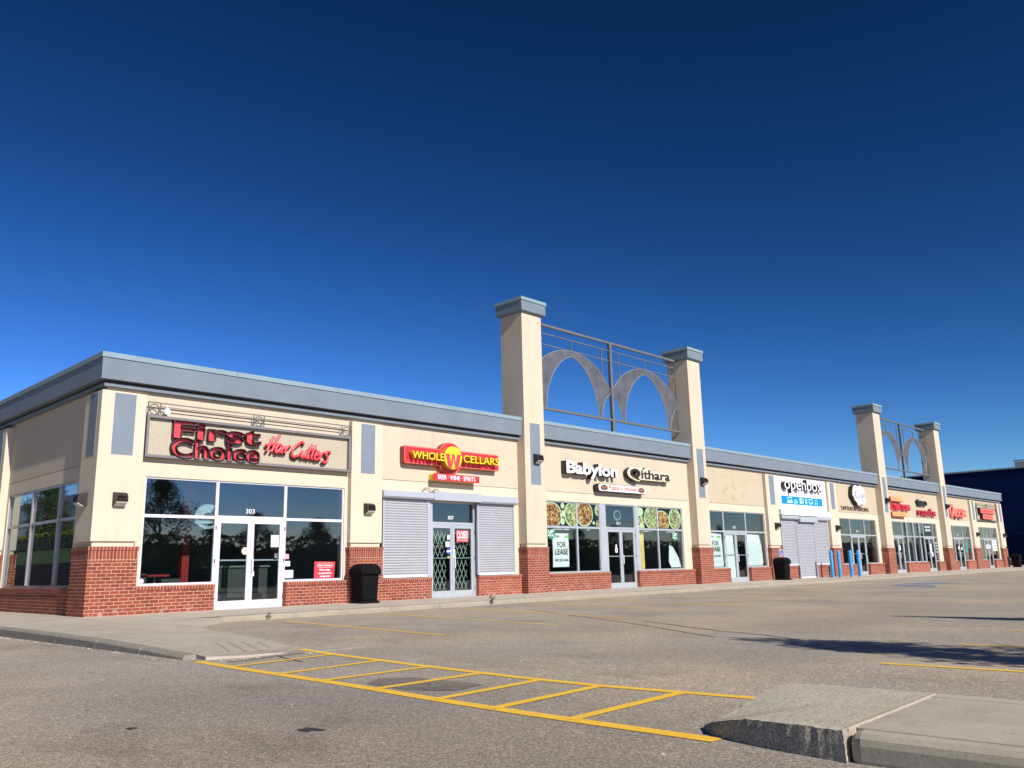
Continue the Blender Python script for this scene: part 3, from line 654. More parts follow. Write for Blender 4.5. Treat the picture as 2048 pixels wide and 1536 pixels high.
# piers along the side wall
for y0 in (6.88, 15.0):
    p = MB().box(-.02, .171, y0, y0+1.0, 1.60, 4.985).build('pillar', m_stucco, B, bevel=.006)
    MB().box(.02, .171, y0+.05, y0+.95, 1.485, 1.60).build('recessed_band', m_stucco, p)
    MB().box(-.05, .171, y0-.03, y0+1.03, -.16, 1.165).build('brick_base', m_brick, p)
    MB().box(-.05, .171, y0-.03, y0+1.03, 1.167, 1.40).build('soldier_course', m_sold, p)
    MB().box(-.065, .171, y0-.045, y0+1.045, 1.402, 1.485).build('brick_cap', m_sold, p)
    MB().box(-.026, 0, y0+.26, y0+.74, 3.51, 4.945).build('panel', m_panel, p)
for i, (a, b) in enumerate(TOWERS):
    p = pier(a, b, .84, 9.6, proj=.2); c = (a+b)/2+.02
    MB().box(c-.25, c+.25, -.206, -.18, 3.565, 5.665).build('panel', m_panel, p)
    k = MB().frustum((a-.02, b+.02, -.22, .86), 9.56, (a-.12, b+.12, -.32, .96), 9.62).box(a-.125, b+.125, -.325, .965, 9.62, 9.985).build('cap', m_metal, p)
    MB().frustum((a-.155, b+.155, -.355, .995), 9.985, (a-.15, b+.15, -.35, .99), 10.10).build('coping', m_coping, k)
    MB().tube([(b-.17, -.203, 9.33), (b-.17, -.18, 9.33)], .022).build('drain_hole', m_soffit, p)

# arched steel screens between the tall pillars
def screen(x0, x1):
    s = empty('arched_screen', (0, 0, 0)); s.parent = B
    y0, y1 = .37, .43; cx = (x0+x1)/2; yc = .40
    for z, h in ((9.57, .09), (6.43, .085)):
        MB().box(x0-.02, x1+.02, yc-.045, yc+.045, z-h/2, z+h/2).build('rail', m_steel, s)
    for z in (9.255, 8.835):
        MB().box(x0, x1, yc-.016, yc+.016, z-.017, z+.017).build('thin_rail', m_steel, s)
    MB().box(cx-.065, cx+.065, yc-.06, yc+.06, 5.8, 9.60).build('post', m_steel, s)
    half = (x1-x0)/2
    for q in (-1, 1):
        ac = cx+q*half/2
        for sg_ in (-1, 1):
            pts = [(0, 8.83), (.45, 8.80), (.9, 8.70), (1.3, 8.53), (1.6, 8.35), (1.8, 8.19), (2.0, 8.0), (2.2, 7.76), (half/2, 7.58), (half/2, 7.48),
                   (2.2, 7.42), (2.02, 7.26), (1.88, 7.03), (1.77, 6.78), (1.70, 6.47), (1.53, 6.47), (1.50, 6.85), (1.40, 7.25), (1.24, 7.60), (1.02, 7.94), (.72, 8.26), (.38, 8.50), (0, 8.64)]
            px = [(ac+sg_*a, b) for a, b in pts]
            pl = MB().prism_xz(px if sg_ < 0 else px[::-1], yc-.006, yc+.006).build('arch_plate', m_plate, s)
            rim = MB()
            for seq in (px[:9], px[9:15], px[15:]):
                rim.tube([(a, yc, b) for a, b in seq], .018, 6)
            rim.build('arch_rim', m_rim, pl)
        for dx, zb in ((0, 8.835), (1.82, 8.17), (-1.82, 8.17)):
            xx = ac+dx
            if x0 < xx < x1: MB().box(xx-.017, xx+.017, yc-.0155, yc+.0155, zb, 9.255).build('thin_bar', m_steel, s)
    MB().box(x1-.1, x1-.065, yc-.0165, yc+.0165, 6.45, 9.27).build('thin_bar', m_steel, s)
screen(14.68, 24.17); screen(45.64, 55.26)

# low brick walls under the windows
for a, b in ((1.04, 2.96), (4.90, 6.77), (7.90, 9.78), (11.71, 13.65), (14.72, 18.43), (20.24, 24.14), (25.18, 27.02), (28.84, 30.72), (31.89, 33.48), (35.52, 37.55), (38.69, 40.62), (42.44, 44.55), (48.38, 52.10), (53.95, 55.23), (56.30, 58.05), (59.95, 61.88), (63.05, 65.02), (66.78, 68.69)):
    m_ = m_bricko if a in (11.71, 48.38, 66.78, 59.95) else m_brick
    wl = MB().box(a, b, .06, .30, -.16, .515).build('brick_base', m_, B)
    MB().box(a, b-.002 if b < 60 else b, .045, .30, .517, .612).build('brick_sill', m_sold, wl)
for a, b in ((1.0, 6.84), (7.94, 14.9)):
    wl = MB().box(.07, .30, a, b, -.16, .475).build('brick_base', m_brick, B)
    MB().box(.05, .32, a, b, .477, .60).build('brick_sill', m_sold, wl)

# storefronts ---------------------------------------------------------------
FY0, FY1, GY = .205, .275, .243
def lite(name, x0, x1, z0, z1, fm, bars=(), fw=.038, parent=None):
    gm_ = m_glass if x0 < 12 else m_glassc
    f = MB()
    f.box(x0, x1, FY0, FY1, z0, z0+fw+.012).box(x0, x1, FY0, FY1, z1-fw, z1).box(x0, x0+fw, FY0+.001, FY1, z0+fw+.012, z1-fw).box(x1-fw, x1, FY0+.001, FY1, z0+fw+.012, z1-fw)
    for z in bars: f.box(x0+fw, x1-fw, FY0+.002, FY1, z-.035, z+.035)
    o_ = f.build(name, fm, parent or B)
    MB().box(x0+fw-.01, x1-fw+.01, GY-.004, GY+.004, z0+fw, z1-fw+.01).build('pane', gm_, o_)
    return o_
def doors(x0, x1, fm, n=2, ztop=2.16, zt_=3.10):
    lite('transom_window', x0, x1, ztop+.04, zt_, fm)
    j = MB().box(x0, x0+.045, FY0+.002, FY1, .0, ztop+.038).box(x1-.045, x1, FY0+.002, FY1, .0, ztop+.038).box(x0+.045, x1-.045, FY0+.002, FY1, ztop, ztop+.038).box(x0+.045, x1-.045, .2, .29, -.02, .02).build('door_frame', fm, B)
    wl = (x1-x0-.09)/n
    for i in range(n):
        a = x0+.045+i*wl+.004; b = a+wl-.008; st = .085
        d = MB().box(a, a+st, .212, .262, .022, ztop-.004).box(b-st, b, .212, .262, .022, ztop-.004).box(a+st, b-st, .212, .262, .022, .022+.17).box(a+st, b-st, .212, .262, ztop-.094, ztop-.004).build('door', fm, B, bevel=.003)
        MB().box(a+st-.01, b-st+.01, .234, .242, .18, ztop-.085).build('pane', m_glass if x0 < 12 else m_glassc, d)
        MB().box(a+st, b-st, .262, .30, 1.15, 1.185).build('push_bar', fm, d)
        hx = b-st/2 if (i == 0 and n == 2) else a+st/2
        if i == n-1 or n == 1:
            MB().box(hx-.035, hx+.035, .202, .212, .86, 1.22).box(hx-.015, hx+.015, .155, .202, 1.16, 1.19).box(hx-.015, hx+.015, .155, .202, .89, .92).box(hx-.018, hx+.018, .145, .165, .88, 1.2).build('handle', m_frame_w, d)
        hg = MB()
        for z in (.25, 1.15, 1.95): hg.box((x0 if i == 0 else x1)-.012, (x0 if i == 0 else x1)+.012, .193, .2045, z-.05, z+.05)
        if i in (0, n-1): hg.build('hinge', m_dark, d)
def storefront(spec, fm, zt_=3.10):
    for s in spec:
        if s[0] == 'W': lite('window', s[1], s[2], .612, zt_, fm, (2.20,))
        elif s[0] == 'D': doors(s[1], s[2], fm, zt_=zt_)
        else: MB().box(s[1], s[2], .185, .29, 0 if s[0] == 'M' else .61, zt_).build('mullion_cover', fm, B)
storefront([('W', 1.18, 2.985), ('D', 2.985, 4.885), ('W', 4.885, 6.70)], m_frame_w)
storefront([('D', 9.83, 11.67)], m_frame_s, 2.86)
storefront([('W', 15.10, 16.77), ('W', 16.77, 18.08), ('M', 18.08, 18.42), ('D', 18.42, 20.27), ('M', 20.27, 20.51), ('W', 20.51, 21.83), ('W', 21.83, 23.58)], m_frame_s)
storefront([('W', 25.60, 26.93), ('D', 26.93, 28.89), ('W', 28.89, 30.66)], m_frame_s)
storefront([('W', 39.10, 40.52), ('D', 40.52, 42.5), ('W', 42.5, 44.14)], m_frame_s)
storefront([('D', 46.65, 48.34), ('W', 48.34, 49.02), ('W', 49.02, 50.16), ('W', 50.16, 51.25), ('W', 51.25, 52.06), ('D', 52.06, 53.88), ('W', 53.88, 54.47)], m_frame_s)
for xx in (49.0, 50.15, 51.25): MB().box(xx-.07, xx+.07, .16, .21, .61, 3.10).build('mullion_cover', m_frame_s, B)
storefront([('W', 57.45, 58.0), ('D', 58.0, 59.95), ('W', 59.95, 61.66)], m_frame_s, 3.05)
storefront([('W', 63.70, 64.85), ('D', 64.85, 66.75), ('W', 66.75, 68.36)], m_frame_s, 3.05)
# side windows
for (y0, y1), ms in zip(SO, ((1.55, 2.80, 4.80, 6.72), (9.6, 11.3, 13.1, 14.8))):
    f = MB(); f.box(.21, .28, y0, y1, .60, .655).box(.21, .28, y0, y1, 3.03, 3.08).box(.21, .28, y0, y1, 2.17, 2.24)
    for yy in ms:
        a = max(y0, yy-.03); b = min(y1, yy+.03); f.box(.195, .28, a, b, .655, 3.03)
    o_ = f.build('window', m_frame_d, B)
    MB().box(.245, .252, y0, y1, .65, 3.04).build('pane', m_glassb, o_)
# interiors
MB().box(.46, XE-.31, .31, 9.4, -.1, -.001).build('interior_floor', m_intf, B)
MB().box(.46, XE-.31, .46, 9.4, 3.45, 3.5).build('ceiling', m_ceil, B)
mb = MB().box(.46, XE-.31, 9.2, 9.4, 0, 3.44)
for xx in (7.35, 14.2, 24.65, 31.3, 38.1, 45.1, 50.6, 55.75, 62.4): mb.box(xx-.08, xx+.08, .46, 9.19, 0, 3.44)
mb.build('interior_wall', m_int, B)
MB().box(3.42, 3.62, 2.9, 3.1, 0, 3.44).build('red_pillar', m_redp, B)
# roller shutters
def shutter(x0, x1, z0, z1, y, box):
    mb = MB(); n = int((z1-z0)/.072); h = (z1-z0)/n; pr = []
    for i in range(n):
        z = z0+i*h; pr += [(y+.022, z), (y+.004, z+h*.14), (y-.008, z+h*.45), (y-.002, z+h*.78), (y+.022, z+h*.9)]
    pr.append((y+.014, z1))
    vs = []; fs = []
    for (yy, z) in pr: vs += [(x0+.05, yy, z), (x1-.05, yy, z)]
    for i in range(len(pr)-1): fs.append((2*i, 2*i+1, 2*i+3, 2*i+2))
    mb.add(vs, fs)
    s = mb.build('roller_shutter', m_shut, B)
    MB().box(x0, x0+.055, y-.02, y+.05, z0-.02, z1).box(x1-.055, x1, y-.02, y+.05, z0-.02, z1).build('guide_rail', m_shutbox, s)
    MB().box(x0+.055, x1-.055, y-.02, y+.02, z0-.03, z0+.035).build('bottom_bar', m_frame_w, s)
    if box:
        bx = box
        MB().prism_yz([(y-.17, bx[3]), (y-.17, bx[2]+.05), (y-.12, bx[2]), (y+.13, bx[2]), (y+.13, bx[3])], bx[0], bx[1]).build('shutter_box', m_shutbox, s, bevel=.004)
shutter(7.95, 9.66, .655, 2.88, .07, (7.86, 9.745, 2.88, 3.09)); shutter(11.67, 13.36, .655, 2.86, .07, (11.72, 13.42, 2.86, 3.10))
MB().box(9.75, 11.717, -.11, .168, 2.88, 3.135).build('shutter_box', m_shutbox, B, bevel=.004)
MB().box(9.665, 9.83, .08, .165, .0, 2.88).box(11.672, 11.705, .19, .26, .0, 2.86).build('guide_rail', m_shutbox, B)
shutter(32.02, 33.6, .66, 2.86, .06, (31.92, 33.78, 2.86, 3.04)); shutter(35.58, 37.24, .66, 2.88, .06, (35.75, 37.45, 2.87, 3.07))
shutter(33.6, 35.58, .03, 2.76, .03, None)
MB().box(33.79, 35.74, -.14, .168, 2.76, 3.03).build('shutter_box', m_shutbox, B, bevel=.004)
# folding security gate behind the doors of 307
mb = MB()
for (a, b) in ((9.93, 10.60), (10.83, 11.48)):
    for z0, z1 in ((.12, 1.12), (1.2, 2.02)):
        n = 7; st = .17; hh = z1-z0
        k = -10
        while k < 14:
            for sg_ in (-1, 1):
                xa = a+k*st; xb = xa+sg_*hh*.46
                # clip to the leaf
                t0, t1 = 0., 1.
                dx = xb-xa
                lo, hi = sorted(((a-xa)/dx, (b-xa)/dx)); t0 = max(0, lo); t1 = min(1, hi)
                if t1-t0 > .02: mb.bar((xa+dx*t0, z0+hh*t0), (xa+dx*t1, z0+hh*t1), .018, .36+.006*sg_, .365+.006*sg_)
            k += 1
    mb.box(a, b, .352, .373, 1.14, 1.18)
mb.build('security_gate', m_cream if False else plain('gate_white', (.62, .72, .66), .4), B)

# ------------------------------------------------------------------ wall lamps
def make_lamp():
    r = empty('wall_lamp', (0, 0, 0))
    pr = [(0, -.15), (0, .15), (-.06, .15), (-.13, .135), (-.19, .09), (-.215, .02), (-.215, -.06), (-.12, -.10), (-.06, -.15)]
    MB().prism_yz(pr, -.135, .135).build('housing', m_dark, r, bevel=.006)
    mb = MB()
    for i in range(6): mb.box(-.11, .11, -.222, -.214, -.05+i*.022, -.042+i*.022)
    mb.build('louvre', m_black, r)
    MB().prism_yz([(-.065, -.149), (-.205, -.068), (-.208, -.082), (-.075, -.162)], -.12, .12).build('lens', m_lens, r)
    return r
lamp0 = make_lamp()
LG = 'bronze wall lamps on the pillars'
lspec = [(.53, 0, 2.53, 0, 1, 'bronze wall lamp on the front face of the corner pillar, beside the shop numbered 303'),
         (0, .5, 2.53, -90, 1, 'bronze wall lamp on the shaded side face of the corner pillar'),
         (7.36, 0, 2.54, 0, 1, 'bronze wall lamp above the black bin, between the hair salon and the closed liquor shop'),
         (14.22, -.206, 4.44, 0, 1.08, 'bronze wall lamp on the blue panel of the first tall pillar, left of Qithara sign'),
         (24.70, -.206, 4.26, 0, 1.08, 'bronze wall lamp on the blue panel of the second tall pillar, right of Qithara sign'),
         (31.42, 0, 2.52, 0, 1, 'bronze wall lamp on the pillar left of the white openbox board'),
         (38.24, 0, 2.53, 0, 1, 'bronze wall lamp on the pillar above the blue bollards'),
         (45.13, -.206, 4.25, 0, 1.08, 'bronze wall lamp on the third tall pillar, left of the red alterations sign'),
         (55.80, -.206, 4.28, 0, 1.08, 'bronze wall lamp on the fourth tall pillar, right of the tao nails sign'),
         (62.55, 0, 2.48, 0, 1, 'bronze wall lamp on the pillar between the last two shops'),
         (69.4, 0, 2.48, 0, 1, 'bronze wall lamp on the last pillar at the far end of the row')]
for i, (x, y, z, rz, s, lb) in enumerate(lspec):
    o = lamp0 if i == 0 else copy_tree(lamp0)
    o.location = (x, y, z); o.rotation_euler = (0, 0, R(rz)); o.scale = (s, s, s); tag(o, lb, 'wall lamp', LG)

# ------------------------------------------------------------------ signs
def polystroke(mb, pts, r, y, n=8):
    # smooth the stroke with Catmull-Rom
    P = [pts[0]]+list(pts)+[pts[-1]]; out = []
    for i in range(1, len(P)-2):
        for k in range(5):
            t = k/5; p = []
            for c in (0, 1):
                a, b, d, e = P[i-1][c], P[i][c], P[i+1][c], P[i+2][c]
                p.append(.5*((2*b)+(-a+d)*t+(2*a-5*b+4*d-e)*t*t+(-a+3*b-3*d+e)*t**3))
            out.append((p[0], y, p[1]))
    out.append((pts[-1][0], y, pts[-1][1]))
    mb.tube(out, r, n)
SCR = {  # cursive strokes in a unit cell, (width, strokes)
 'H': (.95, [[(.12, 0), (.3, .5), (.48, 1.05)], [(.62, -.02), (.8, .5), (1.05, 1.25)], [(-.15, .40), (.3, .46), (1.0, .58)]]),
 'a': (.62, [[(.55, .5), (.3, .58), (.06, .32), (.08, .05), (.3, .03), (.56, .45)], [(.58, .55), (.5, .2), (.62, .0)]]),
 'i': (.32, [[(.08, .48), (.05, .15), (.2, .0)]]),
 'r': (.5, [[(.06, .5), (.1, .0)], [(.08, .25), (.28, .5), (.5, .55)]]),
 'C': (.95, [[(1.0, .95), (.75, 1.1), (.3, .8), (.02, .35), (.1, -.05), (.4, -.12), (.8, .15)]]),
 'u': (.62, [[(.08, .5), (.02, .15), (.2, .0), (.45, .2), (.55, .5)], [(.55, .5), (.52, .1), (.66, .0)]]),
 't': (.42, [[(.3, .98), (.12, .35), (.12, .05), (.32, .0)], [(-.05, .55), (.5, .68)]]),
 'e': (.52, [[(.06, .25), (.42, .4), (.32, .56), (.08, .42), (.06, .08), (.3, -.02), (.55, .15)]]),
 's': (.62, [[(.62, .62), (.3, .66), (.15, .45), (.42, .25), (.45, .0), (.2, -.14), (-.1, -.05)]]),
 'k': (.6, [[(.2, 1.05), (.1, .5), (.06, 0)], [(.5, .55), (.12, .3), (.5, .0)]]), 'n': (.6, [[(.06, .5), (.06, 0)], [(.08, .3), (.3, .52), (.45, .4), (.45, .0), (.58, .0)]]),
 'g': (.6, [[(.5, .5), (.25, .58), (.05, .3), (.2, .05), (.5, .4)], [(.52, .55), (.5, -.3), (.2, -.5), (.0, -.3)]]), 'O': (.8, [[(.4, 1.1), (.05, .8), (.0, .2), (.3, -.2), (.6, .1), (.65, .7), (.4, 1.1)]]),
 'K': (.9, [[(.25, 1.1), (.1, 0)], [(.8, 1.05), (.2, .5), (.6, .1), (.9, -.1)]])}
def script(s, x0, x1, z0, z1, r, y, slant=.0):
    raw = []; cx = 0
    for ch in s:
        if ch == ' ': cx += .3; continue
        wd, st = SCR[ch]
        for q in st: raw.append([(cx+a+slant*b, b) for a, b in q])
        cx += wd+.02
    xs = [p[0] for q in raw for p in q]; zs_ = [p[1] for q in raw for p in q]
    a, b, c, d = min(xs), max(xs), min(zs_), max(zs_)
    return [[(x0+(p[0]-a)/(b-a)*(x1-x0), z0+(p[1]-c)/(d-c)*(z1-z0)) for p in q] for q in raw]

def framed(x0, x1, parent, rings):
    z0, z1 = 3.54, 4.53; f = .062
    MB().box(x0+f, x1-f, .10, .125, z0+f, z1-f).build('backing_mesh', m_grid, parent)
    mb = MB().box(x0, x1, -.0, .13, z0, z0+f).box(x0, x1, -.0, .13, z1-f, z1).box(x0, x0+f, .001, .13, z0+f, z1-f).box(x1-f, x1, .001, .13, z0+f, z1-f)
    mb.build('frame', m_steel if False else plain('frame_grey', (.17, .16, .165), .5), parent)
    for a in (x0, (x0+x1)/2-.15, x1-.31):
        fr = MB().box(a, a+.02, .005, .03, z1+.001, 4.815).box(a+.29, a+.31, .005, .03, z1+.001, 4.815).box(a+.02, a+.29, .007, .028, z1+.001, z1+.012).build('ring_frame', m_steel, parent)
        cx, cz = a+.155, 4.665
        MB().tube([(cx+.115*math.cos(R(t)), .018, cz+.125*math.sin(R(t))) for t in range(0, 361, 15)], .013, 6, False).build('ring', m_steel, fr)
    MB().box(x0, x1, .006, .029, 4.816, 4.84).box(x0+.31, x1-.31, .008, .027, 4.735, 4.752).build('top_rail', m_steel, parent)
S = empty('shop_sign', (3.9, .17, 3.54), 'framed mesh sign with glossy red First Choice Hair Cutters letters above door 303', 'shop sign', 'signs over the shop fronts')
def loc0(o):  # parts are modelled in world coordinates: cancel the parent's offset
    for c in children(o): c.location = c.location-o.location
framed(1.05, 6.77, S, 3)
for s, a, b, c, d, off in (('First', 1.72, 3.94, 4.045, 4.44, .03), ('Choice', 1.68, 3.93, 3.585, 4.03, .03)):
    channel('lettering', s, a, b, c, d, -.03, m_dred, m_redf, S, .13, off, .022)
mb = MB()
for q in script('Hair Cutters', 4.10, 6.08, 3.80, 4.34, .03, -.02, .35): polystroke(mb, [(a, b+(.05 if a < 5 else 0)-.07*(a-4.1)/2) for a, b in q], .034, -.02)
mb.build('script_lettering', m_redf, S, smooth=True)
mb = MB()
for q in script('Hair Cutters', 4.14, 6.12, 3.78, 4.32, .03, -.02, .35): polystroke(mb, [(a, b+(.05 if a < 5 else 0)-.07*(a-4.1)/2) for a, b in q], .028, .055)
mb.build('script_backing', m_dred, S, smooth=True)
MB().tube([(1.50, -.03, 4.64), (1.50, .03, 4.64)], .075, 18).tube([(1.50, .0, 4.70), (1.5, .0, 4.80)], .014, 6).build('floodlight', m_white, S)
loc0(S)

S = empty('shop_sign', (10.5, .17, 3.9), 'red and yellow WHOLE CELLARS sign with round W emblem over the shuttered liquor shop', 'shop sign', 'signs over the shop fronts')
cx, cz, rr_ = 10.45, 4.19, .50
def boardpts(g_):
    pts = []
    a0 = math.degrees(math.asin((.265+g_)/(rr_+g_)))
    for i in range(13): a = R(a0+(180-2*a0)*i/12); pts.append((cx+(rr_+g_)*math.cos(a), cz+(rr_+g_)*math.sin(a)))
    x0, x1, z0, z1 = 8.63-g_, 12.57+g_, 3.925-g_, 4.455+g_
    r = .07+g_
    for (u, v_, b0) in ((x0+r, z1-r, 90), (x0+r, z0+r, 180)):
        for i in range(5): a = R(b0+90*i/4); pts.append((u+r*math.cos(a), v_+r*math.sin(a)))
    for i in range(13): a = R(180+a0+(180-2*a0)*i/12); pts.append((cx+(rr_+g_)*math.cos(a), cz+(rr_+g_)*math.sin(a)))
    for (u, v_, b0) in ((x1-r, z0+r, 270), (x1-r, z1-r, 0)):
        for i in range(5): a = R(b0+90*i/4); pts.append((u+r*math.cos(a), v_+r*math.sin(a)))
    return pts
MB().prism_xz(boardpts(0), -.04, .165).build('board_edge', plain('edge_dark_red', (.28, .03, .03), .4), S)
MB().prism_xz(boardpts(-.012), -.046, -.041).build('board_rim', m_orange, S)
MB().prism_xz(boardpts(-.03), -.052, -.047).build('board', m_red, S)
dy = -.25
MB().prism_xz(disc(10.385, 4.185, .37, .36, 36), dy, -.053).build('disc_side', m_gold, S)
MB().prism_xz(disc(10.385, 4.185, .362, .352, 36), dy-.006, dy-.001).build('disc_face', m_yel, S)
w0, w1 = 10.08, 10.69
MB().prism_xz([(10.075, 4.30), (10.23, 4.30), (10.29, 4.02), (10.335, 4.30), (10.435, 4.30), (10.48, 4.02), (10.54, 4.30), (10.70, 4.30), (10.60, 3.90), (10.50, 3.855), (10.455, 3.855), (10.385, 4.16), (10.315, 3.855), (10.27, 3.855), (10.17, 3.90)][::-1], dy-.012, dy-.007).build('emblem_letter', m_redf, S)
MB().prism_xz([(10.33, 3.86), (10.44, 3.86), (10.44, 3.95), (10.405, 4.02), (10.40, 4.15), (10.37, 4.15), (10.365, 4.02), (10.33, 3.95)], dy-.017, dy-.013).build('bottle_shape', m_yel, S)
text('lettering', 'WHOLE', 8.78, 10.02, 4.065, 4.285, dy, m_yel, S, .17, .012, side=m_gold)
text('lettering', 'CELLARS', 10.83, 12.38, 4.085, 4.31, dy, m_yel, S, .17, .012, side=m_gold)
loc0(S)
S = empty('shop_sign', (10.6, .17, 3.48), 'small red BEER WINE SPIRITS box sign below the round W emblem', 'shop sign', 'signs over the shop fronts')
MB().prism_xz(rrect(9.75, 11.57, 3.49, 3.68, .03, 3), -.1, .168).build('box_side', m_yel, S)
MB().prism_xz(rrect(9.70, 11.60, 3.475, 3.69, .035, 3), -.13, -.101).build('board', m_red, S)
text('lettering', 'BEER · WINE · SPIRITS', 9.87, 11.42, 3.515, 3.655, -.136, m_white, S, .006, .008)
loc0(S)

GS = 'signs over the shop fronts'
S = empty('shop_sign', (17.5, .17, 4), 'white channel letter sign whose letters are stripped open, left of Qithara', 'shop sign', GS)
text('lettering', 'Babylon', 15.97, 18.90, 3.98, 4.52, -.10, m_white, S, .26, .035, side=m_side)
MB().bar((16.0, 4.36), (18.7, 4.28), .014, -.108, -.101).build('torn_film_edge', plain('film_grey', (.45, .45, .46), .5), S)
loc0(S)
S = empty('shop_sign', (21, .17, 4.1), 'cream backed sign with dark brown letters reading Qithara', 'shop sign', GS)
backing('letter_backing', 'Qithara', 19.72, 22.40, 4.09, 4.51, -.10, m_cream, m_side, S, .26, .14)
text('lettering', 'Qithara', 19.72, 22.40, 4.09, 4.51, -.125, m_brown, S, .02, .02)
loc0(S)
S = empty('shop_sign', (19.2, .17, 3.5), "white rounded box sign reading Papito's chicken with two black ovals", 'shop sign', GS)
MB().prism_xz(rrect(17.70, 20.74, 3.53, 3.82, .14), -.08, .165).build('box_side', m_side, S)
MB().prism_xz(rrect(17.72, 20.72, 3.55, 3.80, .12), -.10, -.081).build('board', m_white, S)
text('lettering', "Papito's chicken", 18.36, 20.10, 3.575, 3.775, -.106, plain('orange_red', (.80, .10, .02), .5), S, .006, .02)
for c_ in (18.05, 20.4):
    ov = MB().prism_xz(disc(c_, 3.675, .22, .10), -.106, -.101).build('oval_badge', m_ink, S)
    mb = MB(); smudge(mb, c_-.17, c_+.17, 3.66, 3.72, -.108, 7, int(c_)); smudge(mb, c_-.08, c_+.08, 3.60, 3.64, -.108, 3, int(c_)+1); mb.build('badge_marks', m_orange, S)
loc0(S)
S = empty('shop_sign', (34.8, .17, 3.1), 'white openbox board with a blue band of appliance icons above the shut shutters', 'shop sign', GS)
MB().box(32.0, 37.55, .10, .168, 3.35, 4.985).box(31.92, 37.5, -.10, .168, 3.075, 3.35).build('board', m_white, S, bevel=.004)
text('lettering', 'openbox', 32.45, 36.72, 4.17, 4.93, -.12, m_white, S, .21, .0, side=m_side)
MB().box(32.42, 37.0, .088, .099, 3.635, 4.035).build('blue_band', m_blue, S)
mb = MB()
def ib(a, b, c, d): mb.box(a, b, .080, .087, c, d)
def ring(a, b, c, d, t=.04): ib(a, b, c, c+t); ib(a, b, d-t, d); ib(a, a+t, c+t, d-t); ib(b-t, b, c+t, d-t)
ring(33.05, 33.5, 3.80, 3.99); ib(33.0, 33.56, 3.69, 3.78); ring(33.75, 34.05, 3.69, 3.87); ib(34.05, 34.13, 3.76, 3.80)
ib(34.36, 34.56, 3.69, 3.99); ring(34.56, 34.8, 3.74, 3.96); ib(35.0, 35.17, 3.69, 3.96); ring(35.4, 35.85, 3.75, 3.98); ib(35.52, 35.73, 3.69, 3.72)
for t in range(20, 161, 20): ib(36.25+.14*math.cos(R(t))-.02, 36.25+.14*math.cos(R(t))+.02, 3.84+.1*math.sin(R(t))-.02, 3.84+.1*math.sin(R(t))+.02)
ib(36.09, 36.16, 3.69, 3.82); ib(36.32, 36.39, 3.69, 3.82)
mb.build('appliance_icons', m_bluel, S); loc0(S)
S = empty('shop_sign', (41.5, .17, 3.8), 'white shield shaped tattoo parlour sign with scribbled grey script', 'shop sign', GS)
sh = [(40.65, 4.62), (40.78, 4.88), (41.05, 4.98), (41.45, 4.93), (41.8, 5.0), (42.1, 4.86), (42.35, 4.62), (42.3, 4.35), (42.42, 4.15), (42.2, 3.98), (42.0, 3.88), (41.75, 3.95), (41.5, 3.83), (41.2, 3.86), (41.1, 4.03), (40.85, 4.12), (40.75, 4.3), (40.6, 4.42)]
MB().prism_xz(sh[::-1], -.08, .165).build('board_side', m_side, S)
MB().prism_xz([(41.5+(a-41.5)*1.0, 4.42+(b-4.42)*1.0) for a, b in sh][::-1], -.10, -.081).build('board', m_white, S)
mb = MB()
for q in script('King', 40.85, 42.2, 4.1, 4.7, .012, -.1, .2): polystroke(mb, q, .022, -.108, 5)
mb.build('script_lettering', plain('grey_ink', (.22, .22, .36), .6), S)
text('lettering', 'TATTOO & PIERCING', 39.42, 43.2, 3.56, 3.77, .12, m_brown, S, .02, .0)
loc0(S)
S = empty('shop_sign', (47.5, .17, 3.3), 'red ALTERATIONS letters between two pale orange box signs', 'shop sign', GS)
for (a, b, c, d) in ((46.3, 48.4, 4.30, 4.58), (46.3, 48.75, 3.38, 3.66)):
    MB().prism_xz(rrect(a, b, c, d, .05, 3), -.05, .165).build('box_side', m_red, S)
    MB().prism_xz(rrect(a+.03, b-.02, c+.03, d-.02, .04, 3), -.07, -.051).build('board', m_oyel, S)
    mb = MB(); smudge(mb, a+.2, b-.2, c+.08, d-.07, -.072, 9, int(a*10+c)); mb.build('faded_marks', m_orange, S)
text('lettering', 'ALTERATIONS', 45.98, 49.45, 3.80, 4.15, -.06, m_redf, S, .2, .02, side=m_red)
loc0(S)
S = empty('shop_sign', (52.6, .17, 3.5), 'tao nails sign, black letters over dark red letters', 'shop sign', GS)
text('lettering', 'tao', 51.05, 52.75, 4.22, 4.57, .0, m_ink, S, .15, .03)
text('lettering', 'naıls', 51.05, 54.25, 3.58, 4.04, .0, plain('maroon_letters', (.42, .02, .04), .4), S, .15, .02)
loc0(S)
S = empty('shop_sign', (58.6, .17, 3.7), 'bright red script sign between the fourth tall pillar and the next pillar', 'shop sign', GS)
mb = MB()
for q in script('Oasisa', 57.0, 60.35, 3.62, 4.47, .03, -.05, .12): polystroke(mb, q, .085, -.05)
mb.build('script_lettering', m_lred, S, smooth=True)
mb = MB()
for q in script('Oasisa', 57.05, 60.4, 3.60, 4.45, .03, .05, .12): polystroke(mb, q, .08, .07)
mb.build('script_backing', m_red, S, smooth=True); loc0(S)
S = empty('shop_sign', (65.8, .17, 3.5), 'framed mesh sign with two stacked red boxes over the last shop', 'shop sign', GS)
framed(63.25, 68.55, S, 3)
for (a, b, c, d) in ((63.8, 67.4, 4.06, 4.45), (64.2, 66.8, 3.62, 4.03)):
    MB().box(a, b, -.12, .095, c, d).build('box_side', m_dred, S)
    MB().box(a+.03, b-.02, -.14, -.121, c+.03, d-.02).build('board', m_lred, S)
    mb = MB(); smudge(mb, a+.3, b-.3, c+.1, d-.1, -.142, 10, int(a*10)); mb.build('faded_marks', m_redf, S)
